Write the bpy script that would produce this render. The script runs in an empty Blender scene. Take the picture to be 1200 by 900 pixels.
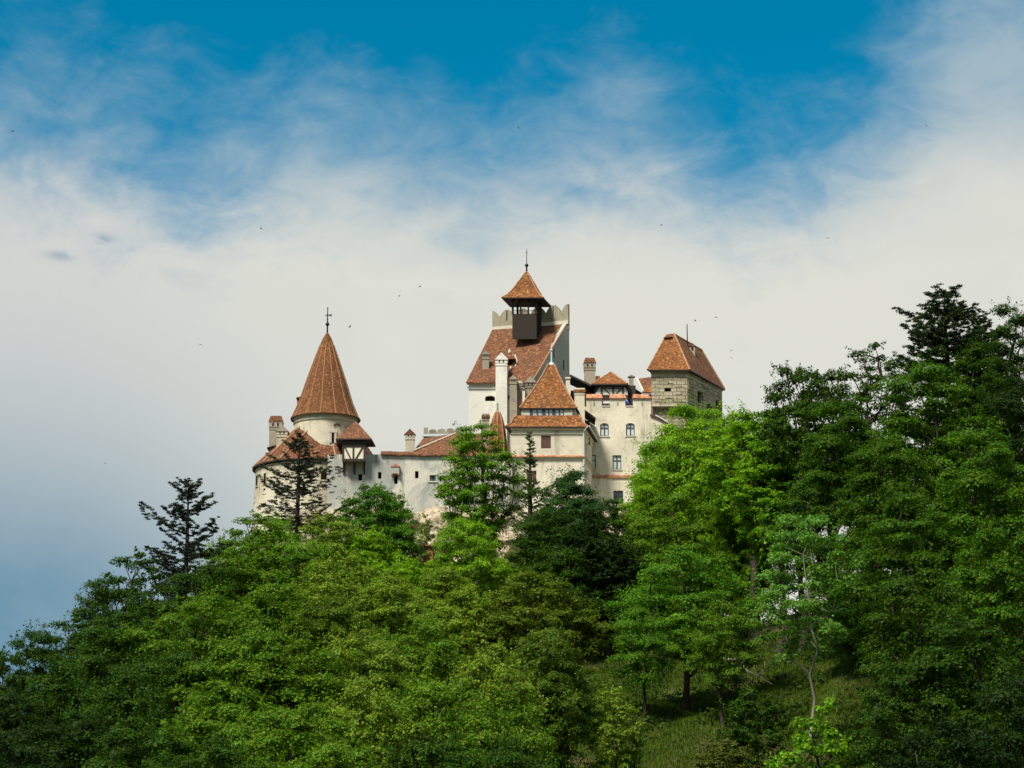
import bpy, math, random
import numpy as np
from mathutils import Vector

# ------------------------------------------------------------------ camera, sky, sun, exposure
SC = bpy.context.scene
COL = SC.collection
TH = math.radians(13.0)            # camera pitch
CAMZ = 1.7
F = 600.0 / math.tan(math.radians(13.0))
CT, ST = math.cos(TH), math.sin(TH)

cam_d = bpy.data.cameras.new('camera')
cam = bpy.data.objects.new('camera', cam_d)
COL.objects.link(cam)
cam.location = (0, 0, CAMZ)
cam.rotation_euler = (math.radians(90) + TH, 0, 0)
cam_d.sensor_width = 36
cam_d.lens = 18 / math.tan(math.radians(13.0))
cam_d.clip_start = 0.5
cam_d.clip_end = 20000
SC.camera = cam

SC.view_settings.view_transform = 'Standard'
SC.view_settings.look = 'None'
SC.view_settings.exposure = 0.5
SC.view_settings.gamma = 1.0
SC.render.film_transparent = False
try:
    SC.cycles.max_bounces = 6
    SC.cycles.transparent_max_bounces = 8
    SC.cycles.use_denoising = True
except Exception:
    pass

SUN_EL = math.radians(55)
SUN_AZ = math.radians(-144)        # compass angle from +Y towards +X: behind the camera, to its left
sd = bpy.data.lights.new('sun', 'SUN')
sd.energy = 4.7
sd.angle = math.radians(13.0)
sd.color = (1.0, 0.94, 0.84)
sun = bpy.data.objects.new('sun', sd)
COL.objects.link(sun)
sun_dir = Vector((math.sin(SUN_AZ) * math.cos(SUN_EL), math.cos(SUN_AZ) * math.cos(SUN_EL), math.sin(SUN_EL)))
sun.rotation_euler = sun_dir.to_track_quat('Z', 'Y').to_euler()
sun.location = (-80, -60, 150)


class NT:
    """small helper for node trees"""
    def __init__(s, tree):
        s.t = tree
        s.t.nodes.clear()

    def n(s, typ, **kw):
        nd = s.t.nodes.new(typ)
        for k, v in kw.items():
            if k in nd.bl_rna.properties.keys():
                setattr(nd, k, v)
        return nd

    def l(s, a, b):
        s.t.links.new(a, b)

    def put(s, sock, v):
        if hasattr(v, 'is_output') or isinstance(v, bpy.types.NodeSocket):
            s.l(v, sock)
        elif v is not None:
            if sock.type == 'RGBA' and len(v) == 3:
                v = (v[0], v[1], v[2], 1)
            sock.default_value = v

    def math(s, op, a, b=None, c=None, clamp=False):
        nd = s.t.nodes.new('ShaderNodeMath')
        nd.operation = op
        nd.use_clamp = clamp
        s.put(nd.inputs[0], a)
        if b is not None:
            s.put(nd.inputs[1], b)
        if c is not None:
            s.put(nd.inputs[2], c)
        return nd.outputs[0]

    def mix(s, f, a, b, mode='MIX'):
        nd = s.t.nodes.new('ShaderNodeMix')
        nd.data_type = 'RGBA'
        nd.blend_type = mode
        s.put(nd.inputs[0], f)
        s.put(nd.inputs[6], a)
        s.put(nd.inputs[7], b)
        return nd.outputs[2]

    def smooth(s, x, lo, hi):
        nd = s.t.nodes.new('ShaderNodeMapRange')
        nd.interpolation_type = 'SMOOTHSTEP'
        s.put(nd.inputs[0], x)
        s.put(nd.inputs[1], lo)
        s.put(nd.inputs[2], hi)
        nd.inputs[3].default_value = 0
        nd.inputs[4].default_value = 1
        return nd.outputs[0]

    def noise(s, vec, scale, detail=4, rough=0.55, dist=0.0, color=False):
        nd = s.t.nodes.new('ShaderNodeTexNoise')
        s.put(nd.inputs['Vector'], vec)
        nd.inputs['Scale'].default_value = scale
        nd.inputs['Detail'].default_value = detail
        nd.inputs['Roughness'].default_value = rough
        nd.inputs['Distortion'].default_value = dist
        return nd.outputs[1] if color else nd.outputs[0]

    def mapping(s, vec, scale=(1, 1, 1), rot=(0, 0, 0), loc=(0, 0, 0)):
        nd = s.t.nodes.new('ShaderNodeMapping')
        s.put(nd.inputs[0], vec)
        nd.inputs['Scale'].default_value = scale
        nd.inputs['Rotation'].default_value = rot
        nd.inputs['Location'].default_value = loc
        return nd.outputs[0]


def make_world():
    w = bpy.data.worlds.new('World')
    SC.world = w
    w.use_nodes = True
    t = NT(w.node_tree)
    out = t.n('ShaderNodeOutputWorld')
    bg = t.n('ShaderNodeBackground')
    bg.inputs['Strength'].default_value = 0.1
    t.l(bg.outputs[0], out.inputs[0])
    sky = t.n('ShaderNodeTexSky')
    sky.sky_type = 'NISHITA'
    sky.sun_disc = False
    sky.sun_elevation = SUN_EL
    sky.sun_rotation = SUN_AZ
    sky.altitude = 600
    sky.air_density = 1.0
    sky.dust_density = 0.3
    sky.ozone_density = 3.0
    hs = t.n('ShaderNodeHueSaturation')
    hs.inputs['Hue'].default_value = 0.472
    hs.inputs['Saturation'].default_value = 1.85
    hs.inputs['Value'].default_value = 0.78
    t.l(sky.outputs[0], hs.inputs['Color'])
    tc = t.n('ShaderNodeTexCoord')
    sep = t.n('ShaderNodeSeparateXYZ')
    t.l(tc.outputs['Generated'], sep.inputs[0])
    x, y, z = sep.outputs
    az = t.math('MULTIPLY', t.math('ARCTAN2', x, y), 57.2958)
    el = t.math('MULTIPLY', t.math('ARCSINE', z), 57.2958)

    def gauss(c, s, amp, v=az):
        d = t.math('DIVIDE', t.math('SUBTRACT', v, c), s)
        return t.math('MULTIPLY', t.math('EXPONENT', t.math('MULTIPLY', t.math('MULTIPLY', d, d), -1.0)), amp)

    def add(*a):
        r = a[0]
        for k in a[1:]:
            r = t.math('ADD', r, k)
        return r
    vec = t.mapping(tc.outputs['Generated'], scale=(9, 9, 15), rot=(0.2, 0.35, 0.1))
    n1 = t.noise(vec, 1.0, 7, 0.58, 0.35)
    vec2 = t.mapping(tc.outputs['Generated'], scale=(30, 30, 52), rot=(0.1, 0.3, 0.3))
    n2 = t.noise(vec2, 1.0, 6, 0.62, 0.4)
    # height of the cloud bank's upper edge, in degrees of elevation
    edge = add(gauss(13.2, 3.0, 4.0), gauss(6.9, 1.7, -0.6), gauss(3.0, 1.6, 1.0), gauss(-5.0, 2.0, 0.8),
               gauss(-8.4, 1.6, -0.3), gauss(-12.5, 2.5, 0.7), gauss(-1.0, 1.2, -0.4), 18.6)
    turb = add(t.math('MULTIPLY', t.math('SUBTRACT', n1, 0.5), 5.0),
               t.math('MULTIPLY', t.math('SUBTRACT', n2, 0.5), 5.2))
    dens = t.smooth(t.math('ADD', t.math('SUBTRACT', edge, el), turb), -3.0, 3.3)
    # more broken cloud overhead and all around, out of this view
    far = t.math('MULTIPLY', t.smooth(el, 26.0, 36.0), t.smooth(n1, 0.46, 0.62))
    side = t.math('MULTIPLY', t.smooth(t.math('ABSOLUTE', az), 22.0, 40.0), t.smooth(n1, 0.3, 0.5))
    dens = t.math('MAXIMUM', dens, t.math('MAXIMUM', far, side))
    # cloud colour: warm white in the middle of the bank, thinner and bluer lower down at the west side
    low = t.math('MULTIPLY', t.smooth(az, -2.5, -13.0), t.smooth(el, 17.5, 7.0))
    low2 = t.math('MULTIPLY', t.smooth(az, 4.0, -9.0), t.smooth(el, 13.5, 6.0))
    thin = t.math('ADD', t.math('MULTIPLY', low, 0.66), t.math('MULTIPLY', low2, 0.3), clamp=True)
    hi = t.smooth(t.math('ADD', el, t.math('MULTIPLY', t.math('SUBTRACT', n1, 0.5), 7.0)), 15.6, 20.6)
    c0 = t.mix(hi, (5.35, 5.3, 4.75, 1), (2.65, 3.5, 4.0, 1))
    c1 = t.mix(thin, c0, (0.85, 1.9, 2.75, 1))
    grey = t.math('MULTIPLY', t.smooth(n1, 0.62, 0.4), 0.14)
    c2 = t.mix(grey, c1, (4.0, 4.2, 4.3, 1))
    violet = t.math('MULTIPLY', t.smooth(az, -6.0, -13.0), t.smooth(el, 22.0, 17.0))
    violet = t.math('MULTIPLY', violet, t.smooth(el, 9.0, 14.0))
    c3 = t.mix(t.math('MULTIPLY', violet, 0.25), c2, (3.8, 3.85, 4.35, 1))
    rim = t.smooth(dens, 0.95, 0.25)
    c3 = t.mix(t.math('MULTIPLY', rim, 0.35), c3, (2.1, 3.3, 4.2, 1))
    # the thin upper rim of the bank is bluish
    # small dark wisps of low cloud
    wis = add(t.math('MULTIPLY', gauss(-10.95, 0.42, 1.0), gauss(16.42, 0.16, 1.0, el)),
              t.math('MULTIPLY', gauss(-11.9, 0.5, 0.6), gauss(15.98, 0.14, 1.0, el)),
              t.math('MULTIPLY', gauss(-12.85, 0.17, 0.8), gauss(16.3, 0.2, 1.0, el)),
              t.math('MULTIPLY', gauss(-13.0, 0.4, 0.9), gauss(19.1, 0.18, 1.0, el)))
    wm = t.math('MULTIPLY', wis, t.smooth(n2, 0.42, 0.6), clamp=True)
    c4 = t.mix(t.math('MULTIPLY', wm, 0.8), c3, (1.0, 1.9, 3.2, 1))
    col = t.mix(t.math('MULTIPLY', dens, 0.97), hs.outputs[0], c4)
    t.l(col, bg.inputs['Color'])


make_world()

# ------------------------------------------------------------------ mapping between the picture plane and the place


def at(px, py, Y):
    """world point at depth Y that the photograph shows at pixel px, py (1200 x 900)"""
    u = (px - 600.0) / F
    v = (450.0 - py) / F
    dy = CT - v * ST
    dz = ST + v * CT
    k = Y / dy
    return Vector((u * k, Y, CAMZ + dz * k))


def atz(px, py, z):
    u = (px - 600.0) / F
    v = (450.0 - py) / F
    dy = CT - v * ST
    dz = ST + v * CT
    k = (z - CAMZ) / dz
    return Vector((u * k, dy * k, z))


def XX(px, py, Y):
    return at(px, py, Y).x


def ZZ(py, Y, px=600):
    return at(px, py, Y).z


# ------------------------------------------------------------------ materials


def new_mat(name):
    m = bpy.data.materials.new(name)
    m.use_nodes = True
    return m, NT(m.node_tree)


def bsdf(t, color, rough=0.8, bump=None, bump_s=0.3, bump_d=0.05, spec=0.3, metallic=0.0):
    out = t.n('ShaderNodeOutputMaterial')
    b = t.n('ShaderNodeBsdfPrincipled')
    t.put(b.inputs['Base Color'], color)
    t.put(b.inputs['Roughness'], rough)
    b.inputs['Specular IOR Level'].default_value = spec
    b.inputs['Metallic'].default_value = metallic
    if bump is not None:
        bp = t.n('ShaderNodeBump')
        bp.inputs['Strength'].default_value = bump_s
        bp.inputs['Distance'].default_value = bump_d
        t.l(bump, bp.inputs['Height'])
        t.l(bp.outputs[0], b.inputs['Normal'])
    t.l(b.outputs[0], out.inputs[0])
    return b


def ocoord(t):
    return t.n('ShaderNodeTexCoord').outputs['Object']


def plaster(name, base, stain, dark, amount=0.5, streak=0.45, peel=None):
    m, t = new_mat(name)
    co = ocoord(t)
    big = t.noise(co, 0.16, 7, 0.62, 0.7)
    c = t.mix(t.math('MULTIPLY', t.smooth(big, 0.42, 0.56), amount), base, stain)
    st = t.noise(t.mapping(co, scale=(1.5, 1.5, 0.1)), 1.0, 6, 0.68)
    lowf = t.noise(t.mapping(co, loc=(5, 2, 8)), 0.3, 3, 0.5)
    c = t.mix(t.math('MULTIPLY', t.math('MULTIPLY', t.smooth(st, 0.5, 0.68), t.smooth(lowf, 0.42, 0.6)), streak), c, dark)
    patch = t.noise(co, 0.5, 7, 0.68, 0.8)
    c = t.mix(t.math('MULTIPLY', t.smooth(patch, 0.54, 0.68), 0.42), c, dark)
    if peel is not None:
        pl = t.noise(t.mapping(co, loc=(7, 3, 1)), 0.42, 6, 0.65, 0.5)
        c = t.mix(t.smooth(pl, 0.62, 0.66), c, peel)
    fine = t.noise(co, 5.0, 5, 0.7)
    c = t.mix(t.math('MULTIPLY', t.math('SUBTRACT', 0.62, fine, clamp=True), 0.55), c, dark)
    bsdf(t, c, 0.93, t.math('ADD', fine, t.math('MULTIPLY', patch, 1.5)), 0.45, 0.06, spec=0.15)
    return m


def tile(name, c_dark, c_mid, c_light, moss=0.25):
    m, t = new_mat(name)
    co = ocoord(t)
    sep = t.n('ShaderNodeSeparateXYZ')
    t.l(co, sep.inputs[0])
    vo = t.n('ShaderNodeTexVoronoi')
    t.l(t.mapping(co, scale=(5.6, 5.6, 4.6)), vo.inputs['Vector'])
    vo.inputs['Scale'].default_value = 1.0
    sp = t.n('ShaderNodeSeparateColor')
    t.l(vo.outputs['Color'], sp.inputs[0])
    rnd = sp.outputs[0]
    c = t.mix(t.smooth(rnd, 0.0, 0.65), c_dark, c_mid)
    c = t.mix(t.math('MULTIPLY', t.smooth(rnd, 0.76, 1.0), 0.8), c, c_light)
    big = t.noise(co, 0.35, 6, 0.62, 0.7)
    c = t.mix(t.math('MULTIPLY', t.smooth(big, 0.45, 0.7), moss), c, c_dark)
    spots = t.noise(co, 2.1, 4, 0.7)
    c = t.mix(t.math('MULTIPLY', t.smooth(spots, 0.6, 0.75), 0.3), c, c_light)
    c = t.mix(t.math('MULTIPLY', t.smooth(spots, 0.42, 0.28), 0.4), c, c_dark)
    weather = t.noise(t.mapping(co, scale=(.8, .8, .22)), 1.0, 6, 0.65)
    c = t.mix(t.math('MULTIPLY', t.smooth(weather, 0.5, 0.7), 0.55), c, (0.06, 0.045, 0.025, 1))
    rows = t.math('FRACT', t.math('MULTIPLY', sep.outputs[2], 4.5))
    c = t.mix(t.math('MULTIPLY', t.smooth(rows, 0.22, 0.0), 0.42), c, c_dark)
    hgt = t.math('ADD', t.math('MULTIPLY', rows, -0.6), t.math('MULTIPLY', rnd, 0.7))
    bsdf(t, c, 0.88, hgt, 0.8, 0.06, spec=0.2)
    return m


def flat(name, col, rough=0.7, spec=0.3, var=0.35, scale=3.0, metallic=0.0):
    m, t = new_mat(name)
    co = ocoord(t)
    n = t.noise(co, scale, 5, 0.65)
    dk = tuple(c * (1 - var) for c in col)
    lt = tuple(min(1, c * (1 + var)) for c in col)
    c = t.mix(n, dk, lt)
    bsdf(t, c, rough, n, 0.25, 0.03, spec=spec, metallic=metallic)
    return m


def masonry(name):
    m, t = new_mat(name)
    co = ocoord(t)
    sep = t.n('ShaderNodeSeparateXYZ')
    t.l(co, sep.inputs[0])
    cb = t.n('ShaderNodeCombineXYZ')
    warp = t.math('MULTIPLY', t.noise(co, 0.7, 3), 0.35)
    t.l(t.math('ADD', t.math('ADD', sep.outputs[0], t.math('MULTIPLY', sep.outputs[1], 0.85)), warp), cb.inputs[0])
    t.l(t.math('ADD', sep.outputs[2], t.math('MULTIPLY', warp, 0.5)), cb.inputs[1])
    br = t.n('ShaderNodeTexBrick')
    t.l(cb.outputs[0], br.inputs['Vector'])
    br.inputs['Scale'].default_value = 1.0
    br.inputs['Brick Width'].default_value = 1.05
    br.inputs['Row Height'].default_value = 0.46
    br.inputs['Mortar Size'].default_value = 0.045
    br.inputs['Mortar Smooth'].default_value = 0.3
    br.inputs['Color1'].default_value = (0.48, 0.42, 0.29, 1)
    br.inputs['Color2'].default_value = (0.29, 0.25, 0.165, 1)
    br.inputs['Mortar'].default_value = (0.2, 0.17, 0.115, 1)
    n = t.noise(co, 1.1, 7, 0.7, 0.5)
    c = t.mix(t.math('MULTIPLY', t.smooth(n, 0.52, 0.66), 0.75), br.outputs[0], (0.40, 0.36, 0.27, 1))
    n2 = t.noise(t.mapping(co, loc=(3, 9, 4)), 2.8, 6, 0.7)
    c = t.mix(t.math('MULTIPLY', t.smooth(n2, 0.54, 0.7), 0.6), c, (0.075, 0.065, 0.045, 1))
    h = t.math('ADD', t.math('MULTIPLY', br.outputs['Fac'], -1.0), n2)
    bsdf(t, c, 0.95, h, 0.9, 0.1, spec=0.1)
    return m


def rock_mat():
    m, t = new_mat('pale limestone')
    co = ocoord(t)
    vo = t.n('ShaderNodeTexVoronoi')
    t.l(t.mapping(co, scale=(1.6, 1.6, 2.2)), vo.inputs['Vector'])
    vo.inputs['Scale'].default_value = 1.0
    sp = t.n('ShaderNodeSeparateColor')
    t.l(vo.outputs['Color'], sp.inputs[0])
    n = t.noise(co, 0.5, 7, 0.65, 0.7)
    c = t.mix(sp.outputs[0], (0.27, 0.22, 0.15, 1), (0.5, 0.42, 0.29, 1))
    c = t.mix(t.math('MULTIPLY', t.smooth(n, 0.5, 0.62), 0.75), c, (0.25, 0.21, 0.16, 1))
    n3 = t.noise(co, 1.7, 6, 0.7)
    c = t.mix(t.math('MULTIPLY', t.smooth(n3, 0.56, 0.66), 0.7), c, (0.56, 0.48, 0.35, 1))
    c = t.mix(t.math('MULTIPLY', t.smooth(n3, 0.44, 0.34), 0.8), c, (0.1, 0.085, 0.06, 1))
    bsdf(t, c, 0.95, t.math('ADD', vo.outputs['Distance'], n3), 0.9, 0.2, spec=0.1)
    return m


def ground_mat():
    m, t = new_mat('hillside turf and soil')
    co = t.n('ShaderNodeTexCoord').outputs['Object']
    n = t.noise(co, 0.12, 7, 0.65, 0.6)
    n2 = t.noise(co, 1.3, 6, 0.7)
    c = t.mix(t.smooth(n, 0.42, 0.6), (0.05, 0.075, 0.012, 1), (0.075, 0.055, 0.028, 1))
    c = t.mix(t.math('MULTIPLY', t.smooth(n2, 0.5, 0.7), 0.6), c, (0.03, 0.045, 0.01, 1))
    bsdf(t, c, 0.95, n2, 0.8, 0.3, spec=0.1)
    return m


def leaf_mat(name, trans=0.35, var=0.5):
    m, t = new_mat(name)
    out = t.n('ShaderNodeOutputMaterial')
    oi = t.n('ShaderNodeObjectInfo')
    geo = t.n('ShaderNodeNewGeometry')
    r = geo.outputs['Random Per Island']
    hs = t.n('ShaderNodeHueSaturation')
    t.l(oi.outputs['Color'], hs.inputs['Color'])
    grow = t.noise(t.n('ShaderNodeTexCoord').outputs['Object'], 0.55, 3, 0.6)
    g2 = t.math('MULTIPLY', t.math('SUBTRACT', grow, 0.5), 1.5)
    t.put(hs.inputs['Value'], t.math('ADD', t.math('ADD', t.math('MULTIPLY', r, 2 * var), 1.0 - var), g2))
    r2 = t.math('FRACT', t.math('MULTIPLY', r, 37.7))
    t.put(hs.inputs['Hue'], t.math('ADD', t.math('ADD', t.math('MULTIPLY', r2, 0.055), 0.4725), t.math('MULTIPLY', g2, -0.035)))
    hs.inputs['Saturation'].default_value = 1.0
    b = t.n('ShaderNodeBsdfPrincipled')
    t.l(hs.outputs[0], b.inputs['Base Color'])
    b.inputs['Roughness'].default_value = 0.55
    b.inputs['Specular IOR Level'].default_value = 0.1
    tr = t.n('ShaderNodeBsdfTranslucent')
    t.l(t.mix(1.0, hs.outputs[0], (1.15, 1.2, 0.5, 1), 'MULTIPLY'), tr.inputs['Color'])
    mx = t.n('ShaderNodeMixShader')
    mx.inputs[0].default_value = trans
    t.l(b.outputs[0], mx.inputs[1])
    t.l(tr.outputs[0], mx.inputs[2])
    t.l(mx.outputs[0], out.inputs[0])
    return m


M = {}
M['cream'] = plaster('cream limewash plaster', (0.73, 0.67, 0.52, 1), (0.58, 0.53, 0.4, 1), (0.25, 0.23, 0.17, 1), 0.75, 0.7)
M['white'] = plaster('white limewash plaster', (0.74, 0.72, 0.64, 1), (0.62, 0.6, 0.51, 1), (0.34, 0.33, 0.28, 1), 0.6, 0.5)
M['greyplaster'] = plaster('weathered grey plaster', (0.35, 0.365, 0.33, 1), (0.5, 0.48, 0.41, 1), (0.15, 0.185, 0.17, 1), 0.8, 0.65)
M['curtain'] = plaster('patchy grey and cream plaster', (0.6, 0.57, 0.47, 1), (0.31, 0.325, 0.295, 1), (0.16, 0.165, 0.15, 1), 0.85, 0.8, (0.6, 0.46, 0.34, 1))
M['bastion'] = plaster('old cream plaster with stains', (0.6, 0.55, 0.42, 1), (0.42, 0.37, 0.26, 1), (0.22, 0.195, 0.14, 1), 0.85, 0.75, (0.52, 0.4, 0.3, 1))
M['chim'] = plaster('grey brown chimney render', (0.33, 0.29, 0.22, 1), (0.25, 0.22, 0.17, 1), (0.14, 0.12, 0.1, 1), 0.6, 0.5)
M['tile'] = tile('orange clay tiles', (0.12, 0.042, 0.014, 1), (0.235, 0.088, 0.024, 1), (0.38, 0.205, 0.088, 1))
M['tile_red'] = tile('red brown clay tiles', (0.085, 0.034, 0.02, 1), (0.17, 0.069, 0.029, 1), (0.3, 0.16, 0.085, 1))
M['tile_cone'] = tile('brown orange cone tiles', (0.09, 0.036, 0.014, 1), (0.165, 0.065, 0.022, 1), (0.27, 0.14, 0.06, 1))
M['tile_salmon'] = tile('pale salmon coping tiles', (0.26, 0.1, 0.05, 1), (0.5, 0.22, 0.12, 1), (0.62, 0.36, 0.22, 1), 0.15)
M['ridge'] = flat('ridge tile with mortar', (0.36, 0.2, 0.11), 0.85, 0.2, 0.35, 4)
M['cone_ridge'] = flat('brown ridge tile', (0.31, 0.15, 0.075), 0.85, 0.2, 0.4, 4)
M['mortar'] = flat('pale lime mortar', (0.6, 0.52, 0.42), 0.9, 0.2, 0.25, 4)
M['timber'] = flat('dark stained timber', (0.036, 0.026, 0.021), 0.7, 0.25, 0.4, 5)
M['shutter'] = flat('brown plank shutter', (0.11, 0.06, 0.045), 0.75, 0.2, 0.4, 6)
M['frame'] = flat('dark blue grey painted wood', (0.035, 0.05, 0.065), 0.5, 0.4, 0.25, 6)
M['pane'] = flat('window glass with pale curtain', (0.5, 0.55, 0.54), 0.12, 0.6, 0.55, 2.5)
M['darkpane'] = flat('dark window glass', (0.03, 0.035, 0.05), 0.08, 0.7, 0.3, 2)
M['hole'] = flat('dark opening', (0.012, 0.01, 0.01), 0.9, 0.05, 0.2, 3)
M['stone'] = masonry('rough brown stone blocks')
M['merlon'] = plaster('weathered stone battlement', (0.21, 0.19, 0.135, 1), (0.34, 0.31, 0.22, 1), (0.07, 0.065, 0.05, 1), 0.8, 0.7)
M['trim'] = flat('pale stone trim', (0.54, 0.5, 0.4), 0.9, 0.2, 0.25, 3)
M['brick'] = flat('red brick', (0.36, 0.15, 0.09), 0.9, 0.15, 0.4, 6)
M['metal'] = flat('dark wrought iron', (0.022, 0.02, 0.028), 0.5, 0.4, 0.3, 4, 0.6)
M['zinc'] = flat('pale zinc sheet', (0.5, 0.55, 0.58), 0.4, 0.5, 0.15, 3)
M['copper'] = flat('blue green copper finial', (0.12, 0.26, 0.3), 0.5, 0.4, 0.3, 4)
M['rock'] = rock_mat()
M['ground'] = ground_mat()
M['leaf'] = leaf_mat('broad leaves', 0.4, 0.3)
M['needle'] = leaf_mat('conifer needles', 0.1, 0.4)
M['bark'] = flat('dark bark', (0.05, 0.04, 0.03), 0.95, 0.1, 0.45, 4)
M['palebark'] = flat('pale grey bark', (0.27, 0.245, 0.19), 0.9, 0.1, 0.35, 3)
M['skin'] = flat('skin', (0.5, 0.32, 0.24), 0.6, 0.3, 0.1, 6)
M['blue'] = flat('bright blue cloth', (0.02, 0.13, 0.6), 0.8, 0.2, 0.2, 8)
M['paleblue'] = flat('pale blue cloth', (0.22, 0.5, 0.68), 0.8, 0.2, 0.2, 8)
M['trousers'] = flat('dark trousers', (0.03, 0.03, 0.04), 0.85, 0.2, 0.2, 8)
M['hair'] = flat('brown hair', (0.06, 0.035, 0.02), 0.7, 0.3, 0.3, 9)
M['bird'] = flat('black feathers', (0.012, 0.012, 0.014), 0.6, 0.3, 0.3, 9)

# ------------------------------------------------------------------ mesh building


class MB:
    def __init__(s):
        s.v, s.f, s.m = [], [], []

    def add(s, verts, faces, mi=0):
        b = len(s.v)
        s.v += [tuple(p) for p in verts]
        s.f += [tuple(b + i for i in f) for f in faces]
        s.m += [mi] * len(faces)
        return s

    def poly(s, pts, mi=0):
        return s.add(pts, [tuple(range(len(pts)))], mi)

    def box(s, x0, x1, y0, y1, z0, z1, mi=0):
        v = [(x, y, z) for z in (z0, z1) for y in (y0, y1) for x in (x0, x1)]
        return s.add(v, [(0, 2, 3, 1), (4, 5, 7, 6), (0, 1, 5, 4), (2, 6, 7, 3), (0, 4, 6, 2), (1, 3, 7, 5)], mi)

    def obox(s, o, d, u0, u1, w0, w1, z0, z1, mi=0):
        """box on a wall line: u along unit dir d from o, w inward, z world"""
        n = (-d[1], d[0])
        v = []
        for z in (z0, z1):
            for w in (w0, w1):
                for u in (u0, u1):
                    v.append((o[0] + d[0] * u + n[0] * w, o[1] + d[1] * u + n[1] * w, z))
        return s.add(v, [(0, 2, 3, 1), (4, 5, 7, 6), (0, 1, 5, 4), (2, 6, 7, 3), (0, 4, 6, 2), (1, 3, 7, 5)], mi)

    def rings(s, rings, bottom=True, top=True, mi=0, closed=True, mib=None):
        n = len(rings[0])
        v = [p for r in rings for p in r]
        f = []
        for k in range(len(rings) - 1):
            for i in range(n if closed else n - 1):
                j = (i + 1) % n
                f.append((k * n + i, k * n + j, (k + 1) * n + j, (k + 1) * n + i))
        s.add(v, f, mi)
        if bottom:
            s.poly(list(reversed(rings[0])), mi if mib is None else mib)
        if top:
            s.poly(rings[-1], mi)
        return s

    def lathe(s, cx, cy, prof, n=24, mi=0, bottom=True, top=True, mib=None, a0=0.0):
        rr = [[(cx + r * math.cos(a0 + 2 * math.pi * i / n), cy + r * math.sin(a0 + 2 * math.pi * i / n), z) for i in range(n)] for r, z in prof]
        return s.rings(rr, bottom, top, mi, True, mib)

    def tube(s, pts, rad, n=6, mi=0, caps=True):
        pts = [Vector(p) for p in pts]
        rr = []
        up = Vector((0.13, 0.21, 0.97))
        for i, p in enumerate(pts):
            t = (pts[min(i + 1, len(pts) - 1)] - pts[max(i - 1, 0)]).normalized()
            a = t.cross(up)
            if a.length < 0.1:
                a = t.cross(Vector((1, 0, 0)))
            a.normalize()
            b = t.cross(a)
            r = rad[i] if isinstance(rad, (list, tuple)) else rad
            rr.append([p + (a * math.cos(2 * math.pi * k / n) + b * math.sin(2 * math.pi * k / n)) * r for k in range(n)])
        return s.rings(rr, caps, caps, mi)

    def sphere(s, c, r, n=12, mi=0, sz=1.0):
        prof = [(r * math.sin(math.pi * k / 8) + 1e-4, c[2] - r * sz * math.cos(math.pi * k / 8)) for k in range(9)]
        return s.lathe(c[0], c[1], prof, n, mi)

    def prism(s, poly, off, mi=0):
        a = [Vector(p) for p in poly]
        b = [p + Vector(off) for p in a]
        n = len(a)
        s.add(a + b, [tuple(reversed(range(n))), tuple(range(n, 2 * n))] + [(i, (i + 1) % n, n + (i + 1) % n, n + i) for i in range(n)], mi)
        return s

    def slab(s, quad, th, mi=0, miu=None):
        """roof plane with thickness th downward"""
        a = [Vector(p) for p in quad]
        b = [p - Vector((0, 0, th)) for p in a]
        n = len(a)
        s.add(a, [tuple(range(n))], mi)
        u = mi if miu is None else miu
        s.add(a + b, [tuple(reversed(range(n, 2 * n)))] + [(i, n + i, n + (i + 1) % n, (i + 1) % n) for i in range(n)], u)
        return s


def link_mesh(name, mb, mats, parent=None, loc=(0, 0, 0), smooth=False):
    me = bpy.data.meshes.new(name)
    me.from_pydata([(p[0] - loc[0], p[1] - loc[1], p[2] - loc[2]) for p in mb.v], [], mb.f)
    if not isinstance(mats, (list, tuple)):
        mats = [mats]
    for m in mats:
        me.materials.append(m)
    if len(mats) > 1:
        me.polygons.foreach_set('material_index', mb.m)
    if smooth:
        me.polygons.foreach_set('use_smooth', [True] * len(me.polygons))
    me.update()
    o = bpy.data.objects.new(name, me)
    COL.objects.link(o)
    if parent is not None:
        o.parent = parent
    return o


class Thing:
    """an Empty at the thing's base; parts are built in world coordinates and stored relative to it"""
    def __init__(s, name, label, cat, loc, group=None):
        o = bpy.data.objects.new(name, None)
        o.empty_display_size = 0.5
        COL.objects.link(o)
        o.location = loc
        o['label'] = label
        o['category'] = cat
        if group:
            o['group'] = group
        s.o = o
        s.loc = tuple(loc)

    def part(s, name, mb, mats, under=None, label=None, smooth=False):
        if isinstance(mb, Hips):
            for q in mb.lines:
                s.part(name, q, mats, under)
            return None
        p = link_mesh(name, mb, mats, under if under is not None else s.o, s.loc, smooth)
        if label:
            p['label'] = label
        return p


class Hips:
    """several ridge lines, each becoming a part of its own"""
    def __init__(s):
        s.lines = []


def struct(o, kind='structure'):
    o['kind'] = kind
    return o


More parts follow.
